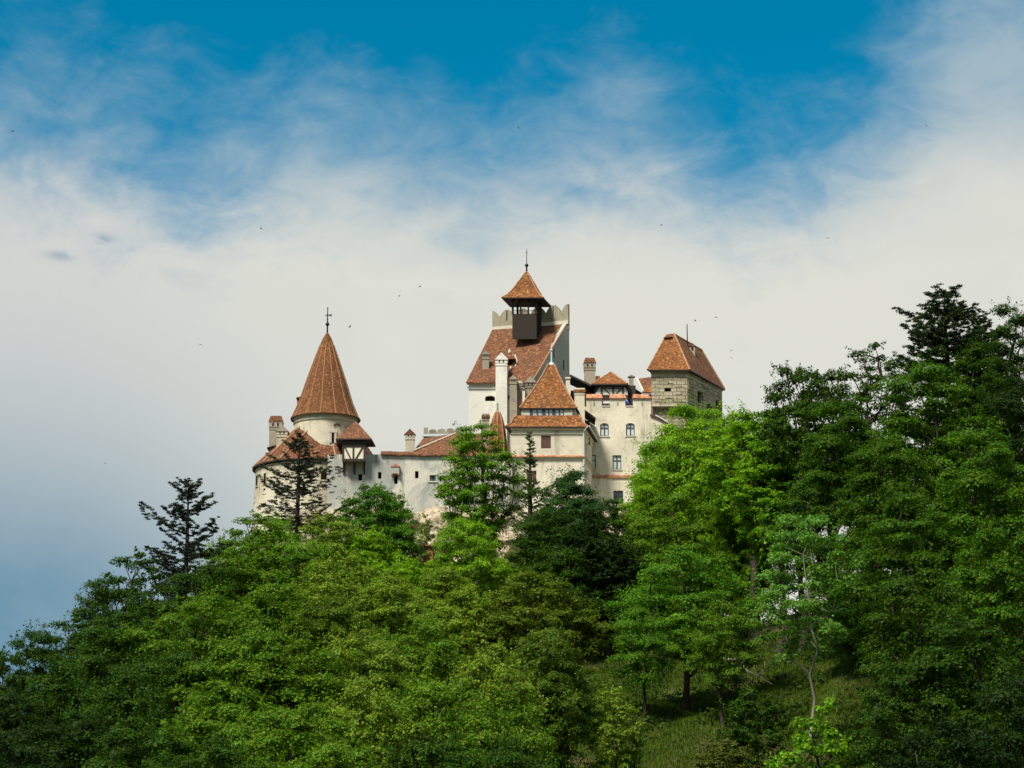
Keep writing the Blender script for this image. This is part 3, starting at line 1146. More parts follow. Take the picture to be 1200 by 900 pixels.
def build_keep():
    Yf = 264.0
    L = at(549.5, 450, Yf)
    R = at(621, 450, Yf)
    RB = at(667, 378, 272.5)
    LB = at(577, 385, 276.0)
    ze = ZZ(448, Yf)
    zr = ZZ(379, 272.5)
    T = Thing('white_keep', 'tall white keep with steep red roof swallowtail battlements and open belfry', 'tower', ((L.x + RB.x) / 2, 268, ZB))
    FL, FR, BR, BL = (L.x, Yf), (R.x, Yf), (RB.x, 272.5), (LB.x, 276.0)
    zp = ZZ(384, 276.0) + .1

    def u(px, py):
        return XX(px, py, Yf) - L.x
    o1 = (u(568.5, 467), u(580, 467), ZZ(470, Yf), ZZ(463.5, Yf), .6)
    o2 = (u(595.5, 465), u(597.2, 465), ZZ(468, Yf), ZZ(463.5, Yf), 0)
    mb = MB()
    d = wall(mb, FL, FR, ZB, ze - .1, [o1, o2], .6)
    wall(mb, BL, FL, ZB, ze - .1)
    mb.add([(BL[0], BL[1], ze - .1), (FL[0], FL[1], ze - .1), (BL[0], BL[1], zr - .2)], [(0, 1, 2)])
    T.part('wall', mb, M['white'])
    # grey rendered side gable, rising with the roof to the parapet
    mb = MB()
    dr = Vector((BR[0] - FR[0], BR[1] - FR[1]))
    Lr = dr.length
    dr /= Lr
    nin = (-dr.y, dr.x)
    zpt = ZZ(361, 272.5)

    def G(uu, z, w=0):
        return (FR[0] + dr.x * uu + nin[0] * w, FR[1] + dr.y * uu + nin[1] * w, z)
    mb.prism([G(0, ZB), G(Lr, ZB), G(Lr, zpt), G(Lr - .55, zpt), G(Lr - .55, zr + .05), G(0, ze + .05)], (nin[0] * .5, nin[1] * .5, 0))
    mb.poly([(BR[0], BR[1], ZB), (BL[0], BL[1], ZB), (BL[0], BL[1], zr), (BR[0], BR[1], zr)])
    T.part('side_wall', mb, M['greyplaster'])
    for uu, py in ((Lr * .6, 412), (Lr * .85, 421)):
        mb = MB()
        zc = ZZ(py, 268)
        mb.obox(FR, (dr.x, dr.y), uu - .12, uu + .12, -.012, .1, zc - .65, zc + .65)
        T.part('loophole', mb, M['hole'])
    # white eave cornice in two steps
    mb = MB()
    xc1 = XX(581, 450, Yf)
    xc2 = XX(594.5, 450, Yf)
    for xa, xb in ((L.x - .22, xc1 - .005), (xc2 + .005, R.x)):
        mb.box(xa, xb, Yf - .12, Yf - .003, ze - .85, ze - .55)
        mb.box(xa, xb, Yf - .26, Yf - .003, ze - .35, ze - .06)
    T.part('cornice', mb, M['white'])
    window(T, FL, d, o1[0], o1[1], o1[2], o1[3], 'dark', .5, pane_m=M['hole'])
    window(T, FL, d, o2[0], o2[1], o2[2], o2[3], 'dark', .5, pane_m=M['hole'])

    # roof: one steep slope towards the viewer, slightly sagging
    eL, eR = Vector((L.x - .35, Yf - .45, ze - .15)), Vector((R.x + .15, Yf - .45, ze - .1))
    tR, tL = Vector((RB.x - .3, 272.2, zr)), Vector((LB.x, 275.3, zr - .1))
    N = 14
    rnd = random.Random(4)
    rows = []
    for j in range(N + 1):
        row = []
        for i in range(N + 1):
            p = eL.lerp(eR, i / N).lerp(tL.lerp(tR, i / N), j / N)
            sag = .22 * math.sin(math.pi * i / N) * math.sin(math.pi * j / N)
            flare = .25 * max(0, 1 - j / 3) ** 2
            row.append(p + Vector((0, 0, -sag + flare * .3 + (rnd.uniform(-.04, .04) if 0 < j < N else 0))))
        rows.append(row)
    mb = MB()
    vs = [p for r in rows for p in r]
    W = N + 1
    mb.add(vs, [(j * W + i, j * W + i + 1, (j + 1) * W + i + 1, (j + 1) * W + i) for j in range(N) for i in range(N)], 0)
    dn = Vector((0, 0, -.18))
    mb.add([p + dn for p in vs], [(j * W + i, (j + 1) * W + i, (j + 1) * W + i + 1, j * W + i + 1) for j in range(N) for i in range(N)], 1)
    edge = [rows[0][i] for i in range(W)]
    mb.add(edge + [p + dn for p in edge], [(i, i + 1, W + i + 1, W + i) for i in range(N)], 0)
    edge = [rows[j][0] for j in range(W)]
    mb.add(edge + [p + dn for p in edge], [(i, i + 1, W + i + 1, W + i) for i in range(N)], 0)
    roof = T.part('roof', mb, [M['tile_red'], M['timber']])
    rb = Hips()
    ridge_line(rb, [p + Vector((.05, 0, .02)) for p in [rows[j][N] for j in range(0, W, 2)]], .09)
    T.part('verge_tiles', rb, M['ridge'], roof)

    def roof_z(x, y):
        best = None
        for j in range(N):
            for i in range(N):
                a, b, c, dd = rows[j][i], rows[j][i + 1], rows[j + 1][i + 1], rows[j + 1][i]
                m = (a + b + c + dd) / 4
                q = (m.x - x) ** 2 + (m.y - y) ** 2
                if best is None or q < best[0]:
                    best = (q, m.z)
        return best[1]

    # swallowtail battlements along the back wall
    mb = MB()
    bl, br = Vector((BL[0], BL[1] - .55, 0)), Vector((BR[0] - .12, BR[1] - .55, 0))
    dv = (br - bl).normalized()
    nv = Vector((-dv.y, dv.x, 0))
    LL = (br - bl).length

    def W3(uu, z):
        p = bl + dv * uu
        return (p.x, p.y, z)
    zled = zr + .12
    zt = ZZ(362, 274.5)
    zbm = zled + (zt - zled) * .36
    mb.prism([W3(0, zr - .9), W3(LL, zr - .9), W3(LL, zbm), W3(0, zbm)], nv * .5)
    nm = 5
    gap = .2
    wm = (LL - gap * (nm - 1)) / nm
    for k in range(nm):
        a = k * (wm + gap)
        b = a + wm
        h = zt - zbm
        pts = [W3(a, zbm + .002), W3(b, zbm + .002)]
        half = []
        for i in range(9):
            f = i / 8
            # concave scoops down to the notch
            half.append((f, 1 - .7 * f ** 1.9))
        rightside = [W3(b - wm * .5 * f, zbm + h * g) for f, g in half]
        leftside = [W3(a + wm * .5 * f, zbm + h * g) for f, g in reversed(half)]
        mb.prism(pts + rightside + leftside[1:], nv * .5)
    par = T.part('battlement', mb, M['merlon'])
    mb = MB()
    mb.prism([W3(-.02, zled - .35), W3(LL + .02, zled - .35), W3(LL + .02, zled + .12), W3(-.02, zled + .12)], nv * -.16)
    T.part('ledge', mb, M['trim'], par)

    # belfry
    Yb = 269.6
    x0, x1 = XX(600.4, 380, Yb), XX(628.6, 380, Yb)
    dep = 2.5
    zb0 = ZZ(395, Yb)
    zb1 = ZZ(368, Yb)
    sk = .62                       # the box is turned a little so its side shows
    c = [Vector((x0, Yb, 0)), Vector((x1, Yb, 0)), Vector((x1 + sk, Yb + dep, 0)), Vector((x0 + sk, Yb + dep, 0))]

    def sq(s, z, cc=c):
        m = sum(cc, Vector()) / 4
        return [(m.x + (p.x - m.x) * s, m.y + (p.y - m.y) * s, z) for p in cc]
    mb = MB()
    mb.rings([[(p[0], p[1], p[2] + (1.4 if i > 1 else 0)) for i, p in enumerate(sq(1, zb0 - .3))], sq(1, zb1)], False, True)
    for i in range(17):
        f = (i + .5) / 17
        p = c[0].lerp(c[1], f)
        mb.box(p.x - .07, p.x + .07, Yb - .035, Yb - .002, zb0 - .25, zb1 + rnd.uniform(-.04, .03))
    for i in range(13):
        f = (i + .5) / 13
        p = c[1].lerp(c[2], f)
        mb.box(p.x + .002, p.x + .035, p.y - .09, p.y + .09, zb0 + f * 1.3, zb1)
    bel = T.part('belfry', mb, M['timber'])
    za = ZZ(356.3, Yb + dep)
    po = MB()
    for e in range(4):
        a, b = c[e], c[(e + 1) % 4]
        for f in ((0, 1 / 3, 2 / 3) if e < 2 else (0,)):
            p = a.lerp(b, f)
            m = sum(c, Vector()) / 4
            p = p + (m - p) * .03
            r = .1 if f else .14
            po.box(p.x - r, p.x + r, p.y - r, p.y + r, zb1, za)
        # arched braces between posts
        for s in range(3 if e < 2 else 0):
            p, q = a.lerp(b, s / 3), a.lerp(b, (s + 1) / 3)
            arc = []
            for k in range(9):
                t = k / 8
                arc.append((p.lerp(q, t), za - .8 + .66 * math.sin(math.pi * t) ** .6))
            v = []
            for pt, z in arc:
                v += [(pt.x, pt.y, z), (pt.x, pt.y, za)]
            po.add(v, [(2 * k, 2 * k + 2, 2 * k + 3, 2 * k + 1) for k in range(8)])
        n2 = Vector((a.x + b.x, a.y + b.y, 0)) / 2
        po.tube([(a.x, a.y, zb1 + .42), (b.x, b.y, zb1 + .42)], .045, 4)
    T.part('belfry_posts', po, M['timber'], bel)
    rf = MB()
    zp_ = ZZ(318, Yb + dep / 2)
    re = (XX(641, 352, Yb) - XX(591.5, 352, Yb)) / (x1 - x0) * .99
    Hh = zp_ - za
    prof = [(re, za - .05), (re * .8, za + Hh * .1), (re * .6, za + Hh * .28), (re * .385, za + Hh * .55), (re * .18, za + Hh * .8), (.03, zp_)]
    rf.rings([sq(s, z) for s, z in prof], False, True, 0)
    rf.rings([sq(.9, za - .1), sq(re, za - .18), sq(re, za - .048)], True, False, 1)
    T.part('belfry_roof', rf, [M['tile'], M['timber']], bel)
    rb = Hips()
    for i in range(4):
        ridge_line(rb, [sq(s, z)[i] for s, z in prof], .085, 5)
    T.part('hip_tiles', rb, M['ridge'], bel)
    m = sum(c, Vector()) / 4
    mb = MB()
    mb.tube([(m.x, m.y, zp_ - .3), (m.x, m.y, ZZ(311, m.y))], [.13, .09], 8)
    mb.sphere((m.x, m.y, ZZ(311, m.y)), .23)
    mb.tube([(m.x, m.y, ZZ(311, m.y)), (m.x, m.y, ZZ(291.5, m.y))], [.06, .035], 6)
    mb.sphere((m.x, m.y, ZZ(296, m.y)), .09)
    T.part('finial', mb, M['metal'])

    # chimneys of the keep
    sh = chimney(T, 580.8, 594.3, 413, 560, Yf - .55, 1.5, M['white'], M['white'], 'gable')
    sh['label'] = 'tall white chimney running up the front'
    yq = 266.4
    chimney(T, 565.2, 573, 410.5, 440, yq, .8, M['chim'], M['chim'], 'gable')
    mb = MB()
    xa, xb = XX(563, 437, yq), XX(573.5, 437, yq)
    za_ = ZZ(440.5, yq)
    mb.box(xa + .1, xb - .05, yq - .09, yq - .004, za_ + .05, za_ + .75)
    mb.prism([(xa, yq - .5, za_ - .35), (xb, yq - .5, za_ - .35), (xb - .1, yq - .1, za_ + .12), (xa + .1, yq - .1, za_ + .12)], (0, .01, .03))
    T.part('flashing', mb, M['zinc'])
    # dormer with steep cap and its white verge
    Yd = 266.6
    x0, x1 = XX(593.5, 425, Yd), XX(602.5, 425, Yd)
    z0, z1 = ZZ(435, Yd), ZZ(421, Yd)
    mb = MB()
    mb.box(x0, x0 + .14, Yd, Yd + 2.0, z0, z1, 0)
    mb.box(x1 - .14, x1, Yd, Yd + 2.0, z0, z1, 0)
    mb.box(x0 + .14, x1 - .14, Yd + .3, Yd + .35, z0, z1, 2)
    xm = (x0 + x1) / 2 - .1
    r0 = [(x0 - .25, Yd - .25, z1), (x1 + .25, Yd - .25, z1), (x1 + .25, Yd + 2.6, z1), (x0 - .25, Yd + 2.6, z1)]
    zap = ZZ(412, Yd)
    r1 = [(xm - .08, Yd + .6, zap), (xm + .08, Yd + .6, zap), (xm + .08, Yd + 2.9, zap), (xm - .08, Yd + 2.9, zap)]
    mb.rings([r0, r1], True, True, 1)
    do = T.part('dormer', mb, [M['timber'], M['tile_red'], M['hole']])
    mb = MB()
    mb.lathe(xm, Yd + .55, [(.16, zap - .1), (.22, zap + .12), (.1, zap + .3), (.02, zap + .5)], 8)
    pts = []
    for px, py in ((600, 415), (603.5, 415.5), (605.4, 419), (605, 424), (602.5, 429), (599, 434), (595, 441), (593.5, 448)):
        y = 264.2 + (448 - py) * .115
        p = at(px, py, y)
        p.z = roof_z(p.x, p.y) + .16
        pts.append(p)
    mb.tube(pts, .11, 5)
    T.part('white_verge', mb, M['mortar'], do)


build_keep()


# ------------------------------------------------------------------ square tower


def build_square():
    Y = 256.0
    FL = (XX(600, 520, Y), Y)
    FR = (XX(683, 520, Y), Y)
    BR = (FR[0] + 1.35, Y + 7.5)
    BL = (FL[0] + 1.0, Y + 7.5)
    T = Thing('square_tower', 'cream square tower with two tiered tiled roof and row of attic windows', 'tower', ((FL[0] + FR[0]) / 2, Y + 3.7, ZB))
    ze = ZZ(502, Y)
    x0 = FL[0]

    def op(px0, px1, py0, py1, arch=0):
        return (XX(px0, py0, Y) - x0, XX(px1, py0, Y) - x0, ZZ(py1, Y), ZZ(py0, Y), arch)
    o = [op(634, 645.5, 510.5, 525.5), op(617.5, 628.5, 551.5, 565.5), op(651, 660, 560, 568), op(639, 645, 590, 600)]
    mb = MB()
    d = wall(mb, FL, FR, ZB, ze, o, .5)
    dr = Vector((BR[0] - FR[0], BR[1] - FR[1])).normalized()
    Lr = (Vector(BR) - Vector(FR)).length
    so = [(2.2, 3.1, ZZ(532, Y + 3), ZZ(519.5, Y + 3)), (2.0, 2.7, ZZ(562, Y + 3), ZZ(556, Y + 3))]
    ds = wall(mb, FR, BR, ZB, ze, so, .4)
    wall(mb, BR, BL, ZB, ze)
    wall(mb, BL, FL, ZB, ze)
    mb.poly([FL + (ze,), FR + (ze,), BR + (ze,), BL + (ze,)])
    T.part('wall', mb, M['cream'])
    shutter(T, FL, d, *o[0][:4])
    shutter(T, FL, d, *o[1][:4])
    window(T, FL, d, *o[2][:4], 'casement', .2)
    window(T, FL, d, *o[3][:4], 'dark', .4, pane_m=M['hole'])
    window(T, FR, ds, *so[0], 'narrow', .15)
    window(T, FR, ds, *so[1], 'dark', .3, pane_m=M['darkpane'])
    # cornice under the eave and brick string course with its weathering
    C = Vector(((FL[0] + FR[0] + BR[0] + BL[0]) / 4, Y + 3.75, 0))
    base = [Vector(FL + (0,)), Vector(FR + (0,)), Vector(BR + (0,)), Vector(BL + (0,))]

    def ring(off, z):
        r = []
        for p in base:
            q = p - C
            s = Vector((math.copysign(off, q.x), math.copysign(off, q.y), 0))
            r.append(tuple(Vector((p.x, p.y, z)) + s))
        return r
    mb = MB()
    mb.rings([ring(.003, ze - .75), ring(.12, ze - .7), ring(.14, ze - .5), ring(.003, ze - .45)], False, False)
    mb.rings([ring(.003, ze - .3), ring(.28, ze - .12), ring(.3, ze - .01)], False, True)
    T.part('cornice', mb, M['cream'])
    zs = ZZ(535.5, Y)
    mb = MB()
    mb.rings([ring(.003, zs - .38), ring(.1, zs - .34), ring(.1, zs - .16), ring(.3, zs - .1)], False, False, 0)
    mb.rings([ring(.3, zs - .098), ring(.34, zs - .02), ring(.003, zs + .22)], False, False, 1)
    T.part('string_course', mb, [M['trim'], M['tile_salmon']])
    # lower skirt roof, attic window band, upper roof
    hd = (BR[1] - FR[1]) / 2
    hw = (FR[0] - FL[0]) / 2

    def sq(rx, z):
        ry = rx * hd / hw * .97
        m = C
        k = .16
        return [(m.x - rx - ry * k, m.y - ry, z), (m.x + rx - ry * k, m.y - ry, z), (m.x + rx + ry * k, m.y + ry, z), (m.x - rx + ry * k, m.y + ry, z)]
    e = hw + .72
    z1 = ze + .12
    zb0 = ZZ(490.5, Y + .9)
    zb1 = ZZ(479, Y + .9)
    r1 = hw - .52
    mb = MB()
    prof = [(e, z1), (e - .62, z1 + .52), (r1 + .36, zb0 - .1), (r1 + .02, zb0 + .32)]
    mb.rings([sq(r, z) for r, z in prof], False, False, 0)
    mb.rings([sq(hw + .1, z1 - .1), sq(e, z1 - .13), sq(e, z1 + .001)], True, False, 1)
    low = T.part('lower_roof', mb, [M['tile'], M['timber']])
    rb = Hips()
    for i in range(4):
        ridge_line(rb, [sq(r, z + .03)[i] for r, z in prof], .1)
    T.part('hip_tiles', rb, M['ridge'], low)
    # band core
    rB = hw - 1.02
    mb = MB()
    mb.rings([sq(rB, zb0 - .6), sq(rB, zb1 + .4)], False, True)
    band = T.part('attic_band', mb, M['cream'])
    fr = sq(rB, 0)
    wl, wr = XX(611.3, 485, C.y - hd * rB / hw), XX(670.5, 485, C.y - hd * rB / hw)
    yF = fr[0][1]
    mb = MB()
    hgt = zb1 - zb0
    n = 5
    mb.box(wl, wr, yF - .30, yF - .003, zb0 - .08, zb0 + .1, 0)
    mb.box(wl, wr, yF - .30, yF - .003, zb1 - .12, zb1 + .06, 0)
    mb.box(wl - .02, wl + .1, yF - .31, yF - .003, zb0 - .12, zb1 + .06, 1)
    mb.box(wr - .1, wr + .02, yF - .31, yF - .003, zb0 - .12, zb1 + .06, 1)
    cells = [(wl + .1, wl + .98, 'p'), (wl + .98, wl + 2.5, 'w'), (wl + 2.5, wl + 3.7, 'w'), (wl + 3.7, wl + 5.0, 'w'), (wr - 1.05, wr - .1, 'p')]
    panes = []
    for a, b, k in cells:
        if k == 'p':
            mb.box(a + .02, b - .02, yF - .27, yF - .003, zb0 + .1, zb1 - .12, 1)
        else:
            aa, bb = a + .3, b - .08
            mb.box(a, aa, yF - .3, yF - .003, zb0 + .1, zb1 - .12, 0)
            mb.box(bb, b, yF - .3, yF - .003, zb0 + .1, zb1 - .12, 0)
            mm = (aa + bb) / 2
            mb.box(mm - .07, mm + .07, yF - .28, yF - .003, zb0 + .1, zb1 - .12, 0)
            panes.append((aa, mm - .07))
            panes.append((mm + .07, bb))
    T.part('attic_window_frame', mb, [M['frame'], M['trim']], band)
    for a, b in panes:
        g = MB()
        g.box(a + .002, b - .002, yF - .2, yF - .006, zb0 + .102, zb1 - .122)
        T.part('attic_pane', g, M['pane'], band)
    # upper roof
    zap = ZZ(427.5, Y + 3.7)
    e2 = hw - 1.0 + .26
    Hh = zap - zb1
    mb = MB()
    prof = [(e2, zb1 + .02), (e2 * .93, zb1 + Hh * .06), (e2 * .55, zb1 + Hh * .44), (e2 * .26, zb1 + Hh * .78), (.36, zap)]
    prof2 = prof
    def sq2(rx, z):
        ry = rx * hd / hw * .97
        k = .16
        # widen the front eave a little so it hoods the windows
        f = 1.0
        return [(C.x - rx - ry * k, C.y - ry * f - .28 * (rx / e2), z), (C.x + rx - ry * k, C.y - ry * f - .28 * (rx / e2), z), (C.x + rx + ry * k, C.y + ry, z), (C.x - rx + ry * k, C.y + ry, z)]
    mb.rings([sq2(r, z) for r, z in prof2], False, True, 0)
    mb.rings([sq2(e2 - .3, zb1 + .05), sq2(e2, zb1 - .08), sq2(e2, zb1 + .021)], True, False, 1)
    up = T.part('upper_roof', mb, [M['tile'], M['timber']])
    rb = Hips()
    for i in range(4):
        ridge_line(rb, [sq2(r, z + .03)[i] for r, z in prof2], .1)
    T.part('hip_tiles', rb, M['ridge'] , up)
    mb = MB()
    mb.lathe(C.x, C.y, [(.42, zap - .1), (.36, zap + .15), (.1, zap + .35), (.09, ZZ(412, C.y)), (.2, ZZ(411, C.y)), (.2, ZZ(409.5, C.y)), (.07, ZZ(409, C.y)), (.03, ZZ(402, C.y))], 10)
    T.part('finial', mb, M['zinc'])
    # downpipe and chimney on the flank
    mb = MB()
    mb.tube([(FR[0] + .1, Y - .12, ze - .4), (FR[0] + .1, Y - .12, ZB + 4)], .09, 6)
    mb.tube([(FR[0] + .5, Y - .75, ze + .02), (FR[0] + .1, Y - .12, ze - .45)], .09, 6)
    mb.tube([(FR[0] + .75, Y - .8, ze + .1), (BR[0] + .75, BR[1] + .4, ze + .1)], .1, 6)
    T.part('downpipe', mb, M['zinc'])
    chimney(T, 673.3, 685, 454.5, 500, 259.0, 1.2, M['cream'], M['tile'], 'flat')
    # grey chimney stacks standing in the gap next to the keep
    chimney(T, 597.3, 605.4, 439.5, 505, 260.6, .8, M['chim'], M['chim'], 'gable', hole=True)
    chimney(T, 605.6, 612.2, 446, 505, 261.6, .7, M['chim'], M['chim'], 'hood')
    chimney(T, 615.3, 627.5, 440.5, 500, 262.3, 1.0, M['merlon'], M['chim'], 'gable')
    # lower lean-to annex on the flank
    mb = MB()
    A = at(681, 481, 262.0)
    B = at(697.5, 493, 262.0)
    mb.slab([(A.x - 1.2, 260.2, A.z + .3), (A.x, 260.2, A.z), (B.x, 260.2, B.z), (B.x, 263.8, B.z), (A.x, 263.8, A.z), (A.x - 1.2, 263.8, A.z + .3)], .22, 0, 1)
    mb.box(A.x - .6, B.x - .7, 260.6, 263.7, ze - 1, B.z - .3, 1)
    T.part('lean_to', mb, [M['tile_red'], M['timber']])


build_square()


def build_turret():
    """small round turret with a bullet-shaped tiled roof between curtain wall and square tower"""
    Y = 257.5
    c = at(583, 515, Y)
    T = Thing('tiled_turret', 'small round turret with bullet shaped orange tile roof between curtain wall and square tower', 'turret', (c.x, Y, ZB))
    r = XX(593, 510, Y) - c.x
    mb = MB()
    mb.lathe(c.x, Y, [(r - .18, ZB), (r - .18, ZZ(528, Y))], 24, 0, False, True)
    T.part('wall', mb, M['cream'])
    mb = MB()
    prof = [(r + .1, ZZ(529, Y)), (r, ZZ(515, Y)), (r * .84, ZZ(502, Y)), (r * .62, ZZ(492, Y)), (r * .36, ZZ(484.5, Y)), (.06, ZZ(481.5, Y))]
    mb.lathe(c.x, Y, prof, 8, 0, True, True)
    ro = T.part('roof', mb, M['tile'])
    rb = Hips()
    for i in range(8):
        a = 2 * math.pi * i / 8
        ridge_line(rb, [(c.x + q * math.cos(a), Y + q * math.sin(a), z) for q, z in prof], .09, 5)
    T.part('hip_tiles', rb, M['ridge'], ro)
    mb = MB()
    mb.tube([(c.x, Y, ZZ(482.5, Y)), (c.x, Y, ZZ(472, Y))], [.14, .06], 8)
    mb.sphere((c.x, Y, ZZ(473.5, Y)), .12)
    T.part('finial', mb, M['copper'])
    chimney(T, 565.5, 573, 484.5, 540, 259.0, .7, M['chim'], M['tile_red'], 'flat')


build_turret()


# ------------------------------------------------------------------ cream wing with merlons, gallery behind


def build_wing():
    Y = 264.0
    x0 = XX(684, 500, Y)
    x1 = XX(763, 480, Y)
    T = Thing('merloned_wing', 'cream wing with three tile capped merlons and blue framed windows', 'building', ((x0 + x1) / 2, Y + 3, ZB))
    zg = ZZ(476.5, Y)

    def op(px0, px1, py0, py1, arch=0):
        return (XX(px0, py0, Y) - x0, XX(px1, py0, Y) - x0, ZZ(py1, Y), ZZ(py0, Y), arch)
    o = [op(703.2, 713.3, 495.8, 511), op(733.5, 743.8, 495.8, 510.5), op(692.5, 698.2, 533, 550), op(717.8, 728, 533.5, 550), op(718.8, 730.2, 575, 590.5)]
    o[0] = o[0][:4] + (.55,)
    o[1] = o[1][:4] + (.55,)
    mb = MB()
    x2 = XX(800, 500, Y)
    d = wall(mb, (x0, Y), (x1, Y), ZB, zg, o, .45)
    # east end, sloping down under its own coping
    mb.poly([(x1, Y, ZB), (x2, Y, ZB), (x2, Y, ZZ(507, Y)), (XX(771, 492, Y), Y, ZZ(490, Y)), (x1, Y, ZZ(486.5, Y))])
    wall(mb, (x1, Y), (x1 + .3, Y + .9), ZZ(492, Y), zg + .002)
    mb.poly([(x0, Y, zg), (x1, Y, zg), (x1 + .3, Y + .9, zg), (x0, Y + .9, zg)])
    wall(mb, (x1 + .3, Y + .9), (x0, Y + .9), ZB, zg)
    mb.poly([(x1 + .3, Y + .9, ZB), (x2 + .3, Y + .9, ZB), (x2 + .3, Y + .9, ZZ(507, Y)), (x1 + .3, Y + .9, ZZ(486.5, Y))])
    T.part('wall', mb, M['cream'])
    for i, s in enumerate(o):
        st = ['arch', 'arch', 'narrow', 'casement', 'casement'][i]
        wo = window(T, (x0, Y), d, s[0], s[1], s[2], s[3], st, .12, pane_m=M['darkpane'] if i == 4 else None)
        mb = MB()
        mb.obox((x0, Y), d, s[0] - .12, s[1] + .12, -.09, -.003, s[2] - .14, s[2] - .01)
        T.part('sill', mb, M['trim'], wo)
    # merlons
    for a, b in ((687.3, 705.2), (715, 732.7), (742, 763)):
        xa, xb = XX(a, 470, Y), XX(b, 470, Y)
        zc = ZZ(467, Y)
        m = MB()
        m.box(xa, xb, Y - .001, Y + .85, zg + .003, zc)
        xm = (xa + xb) / 2
        me = T.part('merlon', m, M['cream'])
        g = MB()
        g.box(xm - .09, xm + .09, Y - .012, Y + .1, zc - .9, zc - .45)
        T.part('loophole', g, M['merlon'], me)
        cp = MB()
        zt = ZZ(461, Y)
        r0 = [(xa - .08, Y - .2, zc), (xb + .12, Y - .2, zc), (xb + .12, Y + 1.05, zc), (xa - .08, Y + 1.05, zc)]
        r1 = [(xa, Y + .38, zt), (xb - (.35 if a > 740 else 0), Y + .38, zt), (xb - (.35 if a > 740 else 0), Y + .46, zt), (xa, Y + .46, zt)]
        cp.rings([r0, r1], True, True)
        T.part('tile_cap', cp, M['tile_salmon'], me)
    # sills of the gaps, string course of brick
    for a, b in ((705.4, 714.8), (732.9, 741.8)):
        mb = MB()
        mb.box(XX(a, 476, Y), XX(b, 476, Y), Y - .08, Y + .6, zg + .003, zg + .12)
        T.part('gap_sill', mb, M['trim'])
    zs = ZZ(558.5, Y)
    mb = MB()
    mb.box(x0 + .3, x2, Y - .18, Y - .003, zs - .16, zs + .16)
    T.part('string_course', mb, M['tile_salmon'])
    # sloping coping with white gutter on the east end
    mb = MB()
    a, b, c = at(761.5, 485.5, Y), at(772, 489.5, Y), at(802, 508, Y)
    mb.slab([a + Vector((0, -.25, 0)), b + Vector((0, -.25, 0)), b + Vector((.1, 1.2, .1)), a + Vector((.1, 1.2, .1))], .14)
    mb.slab([b + Vector((.002, -.25, 0)), c + Vector((0, -.25, 0)), c + Vector((.1, 1.2, .1)), b + Vector((.102, 1.2, .1))], .14)
    T.part('coping', mb, M['tile_red'])
    mb = MB()
    mb.tube([at(768, 486.5, Y - .1), at(786, 497, Y - .1)], .1, 6)
    T.part('gutter', mb, M['zinc'])
    # wall walk
    mb = MB()
    mb.box(x0 - 1, x1 + .2, Y + .92, 267.6, zg - .7, zg - .45)
    T.part('wall_walk', mb, M['timber'])
    # dark boarded parapet that closes the gaps
    mb = MB()
    for k in range(18):
        a = x0 + (x1 - x0) * k / 18
        mb.box(a + .012, a + (x1 - x0) / 18 - .012, 266.6, 266.66, zg - .445, zg + .95)
    mb.box(x0, x1, 266.55, 266.598, zg + .82, zg + .95)
    T.part('board_railing', mb, M['timber'])


build_wing()


